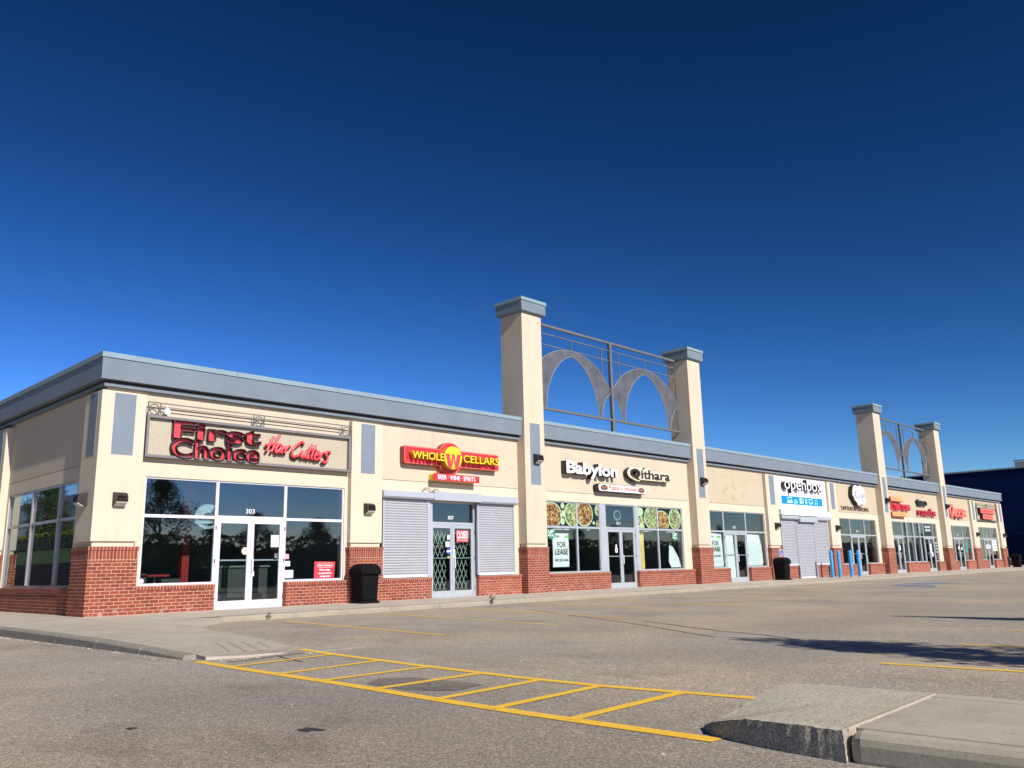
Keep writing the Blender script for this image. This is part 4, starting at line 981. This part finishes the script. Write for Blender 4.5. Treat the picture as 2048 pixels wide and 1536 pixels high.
loc0(S)

# ------------------------------------------------------------------ notices, posters and stickers on the glass
def flat(name, pts, y, mat, label=None, cat=None, group=None, parent=None, th=.003):
    o = MB().prism_xz(pts, y, y+th).build(name, mat, parent)
    if label: tag(o, label, cat, group)
    return o
def rect(x0, x1, z0, z1): return [(x0, z0), (x1, z0), (x1, z1), (x0, z1)]
NB = 'street numbers on the glass over the doors'
for s, xc, z, lb in (('303', 3.90, 2.38, 'white number 303 on the glass above the white framed doors'), ('307', 10.70, 2.39, 'white number 307 above the gated doors with the closed sign'),
                     ('311', 19.25, 2.40, 'white number 311 above the doors between the food banners'), ('315', 27.88, 2.40, 'white number 315 above the half papered doors'),
                     ('323', 41.5, 2.42, 'white number 323 above the tattoo parlour doors'), ('335', 59.0, 2.40, 'white number above the doors right of the fourth tall pillar'), ('339', 65.8, 2.40, 'white number above the doors of the last shop')):
    me = glyphs(s, xc-.12, xc+.12, z-.055, z+.055, .233, .004, .004); me.materials.append(m_white); tag(link('street_number', me), lb, 'number', NB)
def notice(x0, x1, z0, z1, mat, lb, y=.228, rows=4, ink=m_tan, cat='notice', name='notice'):
    o = flat(name, rect(x0, x1, z0, z1), y, mat, lb, cat, 'notices stuck on the shop glass')
    if rows:
        mb = MB()
        for i in range(rows):
            zz = z1-(z1-z0)*(i+1)/(rows+1); smudge(mb, x0+(x1-x0)*.12, x1-(x1-x0)*.1, zz-.25*(z1-z0)/(rows+2), zz+.2*(z1-z0)/(rows+2), y, max(4, int((x1-x0)*25)), i+int(x0*10))
        mb.build('printed_lines', ink, o)
    return o
notice(4.50, 4.72, 1.49, 1.79, m_wpaper, 'blank white sheet on the right door of 303', .206, 0)
notice(4.61, 4.72, 1.20, 1.34, m_ink, 'small black card with white lines on the right door of 303', .206, 3, m_wpaper)
notice(4.92, 5.05, 1.185, 1.31, plain('pink_card', (.7, .42, .45), .7), 'pink card on the glass just right of the doors of 303', rows=2, ink=m_red)
notice(4.92, 5.09, 1.00, 1.13, m_wpaper, 'small white notice below the pink card', rows=3)
notice(4.92, 5.19, .70, .90, m_wpaper, 'lowest white opening hours notice right of the doors of 303', rows=4)
notice(3.97, 4.06, .77, .88, m_wpaper, 'small white sticker below the handle of the doors of 303', .206, 2)
o = flat('stop_sticker', disc(3.78, 1.39, .085, .095, 8, 22.5, 382.5), .206, plain('pale_orange', (.82, .66, .58), .6), 'pale octagonal sticker on the left door of 303', 'sticker')
smk = MB(); smudge(smk, 3.73, 3.83, 1.36, 1.42, .206, 4, 3); smk.build('printed_lines', m_redf, o)
o = flat('round_sticker', disc(1.27, .72, .05, .055, 14), .228, plain('lilac_sticker', (.6, .5, .62), .6), 'small round lilac sticker in the lower left window corner', 'sticker')
P = MB().prism_xz([(5.82, .67), (6.45, .67), (6.48, 1.10), (5.83, 1.11)], .228, .232).build('coupon_poster', m_redf); tag(P, 'red poster saying We accept competitor\'s coupons', 'poster')
for s, z, a, b in (('We accept', .885, 5.98, 6.32), ("competitor's", .80, 5.94, 6.37), ('coupons!', .72, 6.0, 6.33)): text('lettering', s, a, b, z-.03, z+.03, .226, m_white, P, .002, .03)
text('lettering', 'First Choice', 5.96, 6.36, .99, 1.03, .226, m_white, P, .002, .03)
mb = MB()
lo_ = rrect(5.92, 6.40, .955, 1.065, .05, 4)
for i in range(len(lo_)): mb.bar(lo_[i], lo_[(i+1) % len(lo_)], .008, .2255, .2275)
mb.build('poster_outline', m_white, P)
# partial letter e logo inside the left window of 303
E_ = empty('window_logo', (2.9, .27, 1.9), 'large pale rounded letter e logo inside the left window of 303', 'logo')
lg = plain('frosted_logo', (.42, .50, .52), .6)
outer = disc(2.86, 2.20, .40, .35, 20, 90, 190)+[(2.50, 2.02)]
def ringseg(mb, cx, cz, r0, r1, a0, a1, n=20, sx=1.15):
    for i in range(n):
        a, b = R(a0+(a1-a0)*i/n), R(a0+(a1-a0)*(i+1)/n)
        mb.prism_xz([(cx+r0*sx*math.cos(a), cz+r0*math.sin(a)), (cx+r1*sx*math.cos(a), cz+r1*math.sin(a)), (cx+r1*sx*math.cos(b), cz+r1*math.sin(b)), (cx+r0*sx*math.cos(b), cz+r0*math.sin(b))], .262, .268)
mb = MB(); ringseg(mb, 2.80, 2.22, .10, .30, 62, 200); mb.prism_xz([(2.47, 2.05), (2.93, 2.05), (2.93, 2.12), (2.47, 2.12)], .262, .268); ringseg(mb, 2.80, 2.22, .235, .30, 218, 300, 12)
mb.build('logo_shape', lg, E_); loc0(E_)
# inside the hair salon
C1 = empty('reception_counter', (4.6, 2.1, 0), 'pale reception counter seen through the doors of 303', 'counter')
MB().box(-.75, .75, -.3, .3, 0, 1.0).build('counter_body', m_tan, C1); MB().box(-.8, .8, -.35, .35, 1.0, 1.05).build('counter_top', m_int, C1)
CH = empty('salon_chair', (2.15, 1.6, 0), 'red topped stool behind the left window of 303', 'chair')
MB().box(-.28, .28, -.25, .25, .80, .86).build('seat', m_redp, CH, bevel=.02); MB().tube([(0, 0, 0), (0, 0, .8)], .035).build('stem', m_frame_s, CH); MB().tube([(0, 0, 0), (0, 0, .03)], .25, 16).build('foot', m_frame_s, CH)
BX = MB().box(2.45, 2.95, 1.9, 2.3, 0, .75).box(1.7, 2.2, 2.2, 2.6, 0, .9).build('salon_cabinet', m_tan); tag(BX, 'pale low cabinets behind the left window of 303', 'cabinet')
CL = empty('closed_sign', (11.14, .2, 1.65), 'red and white CLOSED sign hanging on the right door of 307', 'sign')
MB().prism_xz(rect(10.90, 11.40, 1.65, 2.01), .199, .203).build('board', m_redf, CL)
text('lettering', 'CLOSED', 10.925, 11.375, 1.765, 1.975, .196, m_white, CL, .002, .02); text('lettering', 'Please Come Again', 10.94, 11.36, 1.68, 1.735, .196, m_white, CL, .002, .01); loc0(CL)
notice(10.53, 10.63, 1.72, 1.86, m_wpaper, 'topmost white sticker beside the centre of the doors of 307', .206, 0)
notice(10.46, 10.62, 1.50, 1.66, m_wpaper, 'square white sticker above the round badge on the doors of 307', .206, 2)
o = flat('round_sticker', disc(10.58, 1.37, .085, .095, 18), .205, m_acc, 'round blue and white badge on the left door of 307', 'sticker'); flat('badge_centre', rect(10.50, 10.66, 1.345, 1.395), .202, m_wpaper, parent=o)
notice(10.53, 10.62, 1.16, 1.22, plain('tan_card', (.5, .4, .2), .7), 'tan strip sticker low on the left door of 307', .206, 0)
notice(10.76, 10.85, 1.18, 1.42, plain('mint_card', (.55, .72, .6), .7), 'mint green sticker over the handle of 307', .20, 2)
CB = MB()
for cx_, rr2 in ((9.62, .13), (9.98, .11)):
    CB.tube([(cx_+rr2*1.2*math.cos(R(t)), .10, 3.12+rr2*math.sin(R(t))) for t in range(-10, 191, 15)], .011, 6)
tag(CB.build('loose_cable', m_cable), 'looped black cables standing on the shutter box over 307', 'cable')

# food banners across the upper windows of the third shop
FB = 'food photo banners in the upper windows'
def banner(x0, x1, bowls, lb):
    z0, z1 = 2.25, 3.05
    e = empty('food_banner', ((x0+x1)/2, .23, z0), lb, 'banner', FB)
    MB().box(x0, x1, .231, .236, z0, z1).build('backdrop', m_teal, e)
    for i, (cx_, cz_, rx, rz_, kind) in enumerate(bowls):
        def clip(pts): return [(min(max(a, x0), x1), min(max(b, z0), z1)) for a, b in pts]
        yb = .2285-.0012*i
        if kind == 'plain':
            MB().prism_xz(clip(disc(cx_, cz_, rx, rz_)), yb, yb+.001).build('cucumber_slice', m_bowl, e); continue
        MB().prism_xz(clip(disc(cx_, cz_, rx, rz_)), yb, yb+.001).build('bowl', m_bowl, e)
        MB().prism_xz(clip(disc(cx_+.01, cz_, rx*.9, rz_*.9)), yb-.0008, yb-.0001).build('food', m_food1 if kind == 'r' else m_food2, e)
    loc0(e)
banner(15.14, 16.73, [(15.38, 2.60, .60, .47, 'r'), (16.02, 2.95, .10, .1, 'plain'), (16.05, 2.68, .1, .12, 'plain'), (16.0, 2.40, .11, .12, 'plain'), (16.55, 2.66, .46, .45, 'g')], 'dark banner of rice bowls, leftmost, above the FOR LEASE sheet')
banner(16.81, 18.04, [(17.22, 2.70, .50, .47, 'r'), (17.98, 2.85, .14, .2, 'g'), (17.75, 2.38, .07, .06, 'plain'), (18.0, 2.33, .12, .14, 'r')], 'dark banner with one meat bowl just left of the door transom of 311')
banner(20.55, 21.79, [(20.68, 2.88, .22, .17, 'plain'), (20.78, 2.53, .19, .18, 'g'), (21.45, 2.66, .50, .46, 'g'), (20.75, 2.30, .18, .1, 'plain')], 'dark banner of green slices just right of the door transom of 311')
banner(21.87, 23.54, [(22.15, 2.55, .56, .42, 'r'), (23.1, 2.65, .44, .45, 'g'), (23.1, 2.65, .12, .15, 'r')], 'rightmost dark banner with a square green pattern bowl')
m_lines = []
for xa, xb, lb in ((15.45, 16.35, 'line of white lettering under the leftmost banner'), (17.35, 17.5, 'tiny white word under the meat bowl banner'), (20.85, 21.35, 'line of white lettering under the green slice banner'), (22.45, 23.1, 'line of white lettering under the rightmost banner')):
    mb = MB(); smudge(mb, xa, xb, 2.105, 2.135, .232, int((xb-xa)*22)+2, int(xa)); tag(mb.build('window_lettering', m_white), lb, 'lettering')
def badge(xc, zt__, lb):
    o = MB().prism_xz([(xc-.22, zt__), (xc-.21, zt__-.18), (xc-.12, zt__-.30), (xc, zt__-.34), (xc+.12, zt__-.30), (xc+.21, zt__-.18), (xc+.22, zt__)], .226, .230).build('green_sticker', m_green); tag(o, lb, 'sticker')
    text('lettering', 'UP', xc-.13, xc+.13, zt__-.13, zt__-.01, .2225, m_white, o, .002, .02); text('lettering', 'HALAL', xc-.16, xc+.16, zt__-.23, zt__-.16, .2225, m_white, o, .002, .02)
badge(15.36, 2.10, 'green shield sticker left of the FOR LEASE sheet at 311'); badge(23.03, 2.08, 'green shield sticker above the folded white board at 311')
def lease(x0, x1, z0, z1, lb, y):
    e = empty('lease_sign', ((x0+x1)/2, y, z0), lb, 'lease sign', 'FOR LEASE sheets in the windows')
    n = 10; vs = []; fs = []
    for i in range(n+1):
        t = i/n; z = z0+(z1-z0)*t; s = .02*math.sin(t*6)
        vs += [(x0+s-.03*(1-t), y+.01*math.sin(t*7), z), (x1+s-.02*(1-t), y+.01*math.sin(t*7), z)]
    for i in range(n): fs.append((2*i, 2*i+1, 2*i+3, 2*i+2))
    o = MB().add(vs, fs).build('sheet', m_paper, e); sm = o.modifiers.new('t', 'SOLIDIFY'); sm.thickness = .002
    w_ = x1-x0; h = z1-z0; yy = y-.016
    for s, a, b, c, d, of in (('CBRE', .10, .42, .88, .94, .01), ('FOR', .26, .78, .585, .745, .01), ('LEASE', .12, .90, .37, .53, .01), ('403 263 4444', .10, .92, .165, .245, .0)):
        text('lettering', s, x0+w_*a, x0+w_*b, z0+h*c, z0+h*d, yy, m_ink if s != 'CBRE' else m_green, e, .002, of)
    MB().box(x0+w_*.72, x0+w_*.97, yy-.001, yy, z0+h*.87, z0+h*.94).build('green_tag', m_lgreen, e)
    loc0(e)
lease(15.52, 16.38, .82, 1.98, 'white FOR LEASE sheet hanging behind the leftmost window of 311', .30)
PG = 'white paper covering the glass of 315'
m_papd = plain('building_paper', (.70, .78, .76), .85, 0, .03, 4)
def papered(x0, x1, z0, z1, y, lb, ragged=.0, marks=True):
    pts = [(x0, z0), (x1-ragged*.3, z0), (x1, z0+(z1-z0)*.12), (x1-ragged*.2, z0+(z1-z0)*.6), (x1-ragged, z1-.04), (x0, z1)]
    o = flat('window_paper', pts, y, m_papd, lb, 'window paper', PG)
    if marks:
        mb = MB(); rr = random.Random(int(x0*7)); n = int((z1-z0)/.14)
        for i in range(n):
            for j in range(int((x1-x0)/.22)):
                a = x0+.06+j*.24+(i % 2)*.11; z = z0+.06+i*.14
                if a < x1-.12-ragged: mb.box(a, a+.035, y-.002, y-.0005, z, z+.03)
        mb.build('print_marks', plain('grey_print', (.40, .47, .47), .8), o)
    return o
papered(25.66, 26.86, .68, 2.13, .30, 'white paper with FOR LEASE text behind the left window of 315', .05, True)
lease(25.72, 26.7, .90, 2.08, 'white FOR LEASE sheet half hidden behind the second tall pillar', .285)
papered(27.10, 27.80, .17, 2.08, .262, 'tall white paper on the left door of 315', .08)
papered(28.95, 30.45, .68, 2.12, .30, 'wide white paper behind the right window of 315', .25)
YP = MB().box(20.62, 21.10, .42, .47, 0, 2.16).build('yellow_partition', m_yint); tag(YP, 'yellow interior door panel behind the glass right of the doors of 311', 'door panel')
MB().box(20.66, 20.82, .405, .419, 1.05, 1.95).build('dark_pane', m_navys, YP)
flat('folded_board', [(22.76, .70), (23.48, .70), (23.32, 1.09), (22.95, 1.52), (22.69, 1.60), (22.60, .93)], .30, m_paper, 'folded white board leaning behind the rightmost window of 311', 'board')
tr_ = flat('window_trim', disc(19.24, 2.70, .24, .20, 24), .262, plain('grey_disc', (.16, .20, .23), .5), 'pale round emblem inside the transom above the doors of 311', 'emblem'); flat('emblem_centre', disc(19.26, 2.71, .17, .14, 20), .258, m_teal, parent=tr_)
o = flat('door_hanger', [(18.97+.0, 1.30), (19.07, 1.30), (19.10, 1.40), (19.06, 1.5), (19.05, 1.60), (18.99, 1.60), (18.98, 1.5), (18.94, 1.40)], .206, m_wpaper, 'small white hanging tag on the left door of 311', 'tag'); flat('tag_spot', disc(19.02, 1.39, .04, .04, 10), .203, m_redf, parent=o)
AS = empty('accessible_parking_sign', (31.55, -.06, 1.09), 'small blue wheelchair symbol sign on the brick pillar left of the openbox shutters', 'sign')
MB().box(31.37, 31.72, -.058, -.05, 1.08, 1.40).build('board', m_wpaper, AS); MB().box(31.39, 31.70, -.061, -.059, 1.10, 1.38).build('blue_field', m_acc, AS)
mb = MB().box(31.52, 31.56, -.064, -.062, 1.30, 1.35).bar((31.54, 1.29), (31.55, 1.20), .025, -.064, -.062).bar((31.55, 1.21), (31.61, 1.20), .02, -.064, -.062).bar((31.61, 1.20), (31.63, 1.14), .02, -.064, -.062)
for t in range(90, 330, 24): mb.bar((31.53+.055*math.cos(R(t)), 1.19+.055*math.sin(R(t))), (31.53+.055*math.cos(R(t+24)), 1.19+.055*math.sin(R(t+24))), .014, -.064, -.062)
mb.build('wheelchair_symbol', m_white, AS); loc0(AS)
# notices on the far shops
notice(47.5, 47.72, 1.35, 1.65, m_wpaper, 'white sheet on the doors left of the orange brick planter wall', .2, 2)
notice(52.95, 53.25, 1.2, 1.75, m_wpaper, 'tall white sheet on the doors under the tao nails sign', .2, 3)
notice(53.2, 53.4, .95, 1.2, m_wpaper, 'lower white sheet on the doors under the tao nails sign', .2, 2)
for i, z in enumerate((1.8, 1.6, 1.4, 1.2)):
    notice(54.0, 54.3, z, z+.05, m_wpaper, ('topmost', 'second', 'third', 'lowest')[i]+' of four white strips on the narrow window under tao nails', .2, 0)
o = MB().box(52.3, 53.6, .232, .236, 2.26, 3.04).build('window_sign', m_ink); tag(o, 'black panel reading NAILS SPA WELCOME above the nail shop doors', 'sign')
text('lettering', 'NAILS SPA', 52.45, 53.45, 2.80, 2.93, .228, m_white, o, .002, .03); text('lettering', 'WELCOME', 52.45, 53.45, 2.58, 2.71, .228, m_white, o, .002, .03)
notice(58.6, 58.85, 1.4, 1.6, m_wpaper, 'small sheet on the left door right of the fourth tall pillar', .2, 2); notice(59.25, 59.5, 1.35, 1.55, m_wpaper, 'small sheet on the right door right of the fourth tall pillar', .2, 2)
flat('teal_poster', [(60.35, 1.2), (60.75, 1.2), (60.7, 1.5), (60.8, 1.75), (60.6, 2.0), (60.45, 1.85), (60.5, 1.6)], .228, m_teals, 'teal bottle shaped poster in the window right of the fourth tall pillar', 'poster')
notice(65.1, 66.3, 1.45, 1.75, plain('pale_blue_paper', (.5, .6, .7), .7), 'pale blue strip notice across the doors of the last shop', .2, 1)
notice(66.85, 68.0, 1.28, 2.12, m_wpaper, 'large white sheet in the right window of the last shop', .2, 3)

# ------------------------------------------------------------------ bins
def make_bin():
    r = empty('litter_bin', (0, 0, 0)); h = .30
    MB().frustum((-.33, .33, -.33, .33), 0, (-.265, .265, -.265, .265), .075).build('base', m_black, r, bevel=.01)
    b = MB().frustum((-.262, .262, -.262, .262), .075, (-.295, .295, -.295, .295), .76).build('body', m_black, r, bevel=.03)
    MB().frustum((-.19, .19, -.272, -.26), .12, (-.21, .21, -.3, -.28), .70).build('body_panel', m_black, b, bevel=.01)
    MB().frustum((-.272, -.26, -.19, .19), .12, (-.3, -.28, -.21, .21), .70).build('body_panel', m_black, b, bevel=.01)
    # hood: flared skirt with curved top
    mb = MB(); prof = [(.335, .74), (.345, .80), (.335, .88), (.30, .96), (.24, 1.01), (.12, 1.035)]
    vs = []; fs = []
    for (rd, z) in prof:
        for sx, sy in ((-1, -1), (1, -1), (1, 1), (-1, 1)): vs.append((sx*rd, sy*rd*(1 if z < .9 else 1.0), z))
    for i in range(len(prof)-1):
        for j in range(4): fs.append((i*4+j, i*4+(j+1) % 4, i*4+4+(j+1) % 4, i*4+4+j))
    fs.append((20, 21, 22, 23)); fs.append((3, 2, 1, 0))
    l = mb.add(vs, fs).build('lid', m_black, r, bevel=.025, smooth=False)
    MB().add([(-.24, -.352, .79), (.24, -.352, .79), (.22, -.33, .93), (-.22, -.33, .93), (-.26, -.37, .765), (.26, -.37, .765), (.24, -.325, .955), (-.24, -.325, .955)],
             [(0, 1, 2, 3), (4, 0, 3, 7), (5, 1, 0, 4), (6, 2, 1, 5), (7, 3, 2, 6)]).build('flap', m_black, l, bevel=.005)
    return r
bin0 = make_bin()
for i, (x, y, lb) in enumerate(((7.02, -.40, 'nearest black litter bin, against the brick pillar left of the grey shutters'), (31.06, -.32, 'black litter bin under the blue wheelchair sign'), (69.75, -.6, 'farthest black litter bin, at the far end of the building'))):
    o = bin0 if i == 0 else copy_tree(bin0)
    o.location = (x, y, -.008); o.scale = (.93, .93, 1.0); tag(o, lb, 'litter bin', 'black litter bins along the sidewalk')
# ------------------------------------------------------------------ bollards
def make_bollard():
    r = empty('bollard', (0, 0, 0))
    n = 16; vs = []; prof = [(.085, 0), (.085, 1.28), (.078, 1.315), (.055, 1.34), (.02, 1.35)]
    mb = MB()
    for rd, z in prof:
        for j in range(n): vs.append((rd*math.cos(2*math.pi*j/n), rd*math.sin(2*math.pi*j/n), z))
    fs = [(i*n+j, i*n+(j+1) % n, (i+1)*n+(j+1) % n, (i+1)*n+j) for i in range(len(prof)-1) for j in range(n)]+[tuple(range((len(prof)-1)*n, len(prof)*n))]
    mb.add(vs, fs).build('post', m_boll, r, smooth=True)
    MB().tube([(0, 0, -.01), (0, 0, .03)], .10, 16).build('foot_ring', m_slab, r)
    return r
b0 = make_bollard()
for i, (x, y, lb) in enumerate(((35.30, -.85, 'first blue bollard from the left, in front of the right shutter'), (35.95, -.95, 'second blue bollard from the left'), (36.87, -1.16, 'third blue bollard from the left'), (37.84, -1.18, 'rightmost blue bollard, before the tattoo parlour window'))):
    o = b0 if i == 0 else copy_tree(b0)
    o.location = (x, y, -.02); tag(o, lb, 'bollard', 'row of blue bollards at the kerb')

# ------------------------------------------------------------------ weeds at the kerb
def weed(x, y, h, n, seed, lb):
    rr = random.Random(seed); e = empty('weed', (x, y, g), lb, 'weed', 'weeds growing from the kerb joint')
    st = MB(); lf = MB()
    for i in range(n):
        a = rr.uniform(0, 6.28); l = h*rr.uniform(.6, 1); ex, ey = math.cos(a)*l*.4, math.sin(a)*l*.2
        st.tube([(0, 0, 0), (ex*.4, ey*.4, l*.55), (ex, ey, l)], [.006, .005, .002], 5)
        for k in range(7):
            t = rr.uniform(.3, 1); px, py, pz = ex*t, ey*t, l*t; b_ = rr.uniform(0, 6.28); s = rr.uniform(.02, .045)
            lf.add([(px, py, pz), (px+math.cos(b_)*s, py+math.sin(b_)*s, pz+s*.5), (px+math.cos(b_)*s*1.6, py+math.sin(b_)*s*1.6, pz+s*.2), (px+math.cos(b_+.5)*s, py+math.sin(b_+.5)*s, pz-s*.2)], [(0, 1, 2, 3)])
    st.build('stem', m_weed, e); lf.build('leaves', m_weed, e)
weed(9.75, -2.52, .30, 5, 3, 'leafy weed sprouting from the kerb below the right shutter of 307'); weed(2.95, -2.52, .16, 2, 5, 'short dry weed at the kerb in front of the doors of 303')

# ------------------------------------------------------------------ the store beyond
D = empty('warehouse_store', (88, 0, 0), 'dark navy windowless big store rising beyond the far end of the shops', 'store building')
NX = 88.0
MB().box(NX, NX+60, -5, 70, -.2, 9.35).build('wall', m_navy, D)
MB().box(NX-.08, NX+60, -5.1, 70, 9.352, 9.5).build('coping', m_coping, D)
MB().box(NX-.35, NX-.002, -4.9, 4.0, 2.9, 3.15).build('ledge', m_navy, D)
rf = MB().box(NX+2, NX+14, -4.6, 3.35, 9.51, 10.2).build('roof_unit', plain('rooftop_cream', (.48, .42, .34), .7), D)
mb = MB()
for i in range(4): mb.box(NX+1.85, NX+1.99, -4.5+i*2.2, -4.4+i*2.2, 9.51, 10.35)
mb.box(NX+1.85, NX+1.99, -4.6, 3.4, 10.25, 10.35).build('roof_rail', m_steel, rf)
loc0(D)
struct(MB().box(74.2, 87.5, 2.2, 30, -.2, -.02).build('far_sidewalk', m_curb))
HB = MB()
rr = random.Random(4)
for i in range(900):
    x, y, z = rr.uniform(76, 87), rr.uniform(3.6, 4.6), rr.uniform(-.02, .75); s = .09; a = rr.uniform(0, 6.28); b_ = rr.uniform(-.8, .8)
    HB.add([(x, y, z), (x+s*math.cos(a), y+s*math.sin(a), z+s*b_), (x, y+s*.3, z+s)], [(0, 1, 2)])
tag(HB.build('low_hedge', leafmat('brown_leaves', (.10, .06, .03))), 'low brownish hedge at the foot of the navy store', 'hedge')

# ------------------------------------------------------------------ trees across the car park (seen as shadows and reflections)
def tree_mesh(seed, h, rad, n, conic=.3):
    rr = random.Random(seed); clumps = []
    for i in range(int(30+16*(1-conic))):
        t = rr.random()**.8; z = h*.28+(h*.72)*t
        rmax = rad*(1-conic*t)*math.sin(math.pi*min(1, .18+t*.86))**.6 if t < .98 else rad*.15
        a = rr.uniform(0, 6.28); q = rmax*rr.uniform(.2, 1)
        clumps.append((q*math.cos(a), q*math.sin(a), z, rad*rr.uniform(.16, .34)))
    vs = []; fs = []
    for i in range(n):
        cx_, cy_, cz_, r_ = rr.choice(clumps)
        d = Vector((rr.gauss(0, 1), rr.gauss(0, 1), rr.gauss(0, .8))).normalized()*r_*rr.uniform(.45, 1.1); p = Vector((cx_, cy_, cz_))+d
        u = Vector((rr.gauss(0, 1), rr.gauss(0, 1), rr.gauss(0, 1))).normalized(); v = u.orthogonal().normalized(); s = rr.uniform(.05, .10)
        o = len(vs); vs += [tuple(p-u*s), tuple(p+v*s*.5), tuple(p+u*s), tuple(p-v*s*.5)]; fs.append((o, o+1, o+2, o+3))
    lm = MB().add(vs, fs)
    tk = MB(); tk.tube([(0, 0, 0), (.03, .02, h*.3), (-.02, .03, h*.6), (0, 0, h*.92)], [h*.02, h*.016, h*.009, h*.003], 8)
    for c in clumps[::3]:
        z0 = max(h*.22, c[2]-math.hypot(c[0], c[1])*.9); tk.tube([(0, 0, z0), (c[0]*.5, c[1]*.5, (z0+c[2])/2+.05), (c[0], c[1], c[2])], [h*.008, h*.005, h*.002], 5)
    return lm, tk
def make_tree(seed, h, rad, n, mat, conic=.3):
    r = empty('tree', (0, 0, 0)); lm, tk = tree_mesh(seed, h, rad, n, conic)
    lm.build('crown', mat, r); tk.build('trunk', m_bark, r, smooth=True); return r
TG = 'trees planted round the car park'
TL = 'young leafy tree beyond the frame, mirrored in the shop windows'
tA = make_tree(1, 6.0, 1.75, 5200, m_leaf); tB = make_tree(2, 6.5, 2.3, 9000, m_leaf, .1); tC = make_tree(3, 6.0, 2.0, 7000, m_leafr, .2)
def plant(t, x, y, s, rz, first=False, lb=TL):
    o = t if first else copy_tree(t); o.location = (x, y, g); o.scale = (s, s, s); o.rotation_euler = (0, 0, rz); return tag(o, lb, 'tree', TG)
plant(tA, 2.45, -23.4, 1.0, 0, True, 'tree off to the right whose long shadow crosses the parking lines').scale = (.82, .82, 1.0)
o = plant(tA, 7.75, -24.2, 1.0, 2.0, lb='slim tree off to the right casting the thin farther shadow'); o.scale = (.42, .42, 1.08)
plant(tB, 15.2, -31, 1.0, 1, True); plant(tC, 26.5, -31.5, .75, 2, True)
rr = random.Random(11)
x = 20.5; i = 0
while x < 190:
    if abs(x-26.5) > 2: plant((tA, tB, tC, tB)[i % 4], x, -31-rr.uniform(0, 8)-(0 if x < 60 else 4), rr.uniform(.55, .9) if x < 34 else rr.uniform(.5, 1.0), rr.uniform(0, 6))
    x += rr.uniform(2.6, 4.2) if x < 34 else rr.uniform(5.5, 10); i += 1
# hedge and bank mirrored in the glass
def hedge(name, x0, x1, y0, y1, z0, z1, n, mat, lb):
    rr = random.Random(n); m = MB(); vs = []; fs = []
    for i in range(n):
        p = Vector((rr.uniform(x0, x1), rr.uniform(y0, y1), z0+(z1-z0)*rr.random()**.7)); u = Vector((rr.gauss(0, 1), rr.gauss(0, 1), rr.gauss(0, 1))).normalized(); v = u.orthogonal().normalized(); s = rr.uniform(.12, .26)
        o = len(vs); vs += [tuple(p-u*s), tuple(p+v*s*.6), tuple(p+u*s), tuple(p-v*s*.6)]; fs.append((o, o+1, o+2, o+3))
    m.add(vs, fs)
    xx = x0
    while xx < x1:
        q = rr.uniform(.78, .95); m.box(xx, min(x1, xx+1.5)-.002, y0+.3, y1-.3, z0, z0+(z1-z0)*q*.9); xx += 1.5
    ob = m.build(name, mat); tag(ob, lb, 'hedge'); return ob
hedge('hedge', 6, 200, -43, -41, g, 3.7, 22000, m_leaf, 'long dark hedge across the car park, mirrored in the shop glass')
struct(sheet('lawn', [(4, -41), (260, -41), (260, -90), (4, -90)], g+.01, m_grass))
RW = MB().box(-12.6, -12, 8, 110, g, 1.75).build('retaining_wall', m_block); tag(RW, 'dark block retaining wall mirrored in the side window', 'wall')
struct(MB().add([(-12.61, 8, 1.7), (-12.61, 110, 1.7), (-19, 110, 3.5), (-19, 8, 3.5), (-80, 110, 3.6), (-80, 8, 3.6)], [(0, 1, 2, 3), (3, 2, 4, 5)]).build('grass_bank', m_grass))
hedge('hedge', -19.6, -18.2, 20, 110, 3.3, 4.7, 9000, m_hedge, 'yellow green hedge on the bank, mirrored in the side window')
for i in (0, 1, 2, 4, 5, 7, 9, 10, 12):
    plant((tB, tC, tB, tA)[i % 4], -20.5-rr.uniform(0, 5), 34+i*5.3, rr.uniform(.75, 1.25), i*1.3, lb='full tree on the grass bank, mirrored in the side window').location.z = 3.4
OB = MB().box(-60, -40, 60, 150, 3.5, 13.5).build('office_block', plain('office_wall', (.5, .52, .55), .5)); tag(OB, 'pale office block mirrored in the side window', 'building')
mb = MB()
for i in range(3): mb.box(-39.99, -39.9, 61, 149, 4.6+i*3, 6.2+i*3)
mb.build('window_band', m_navys, OB)
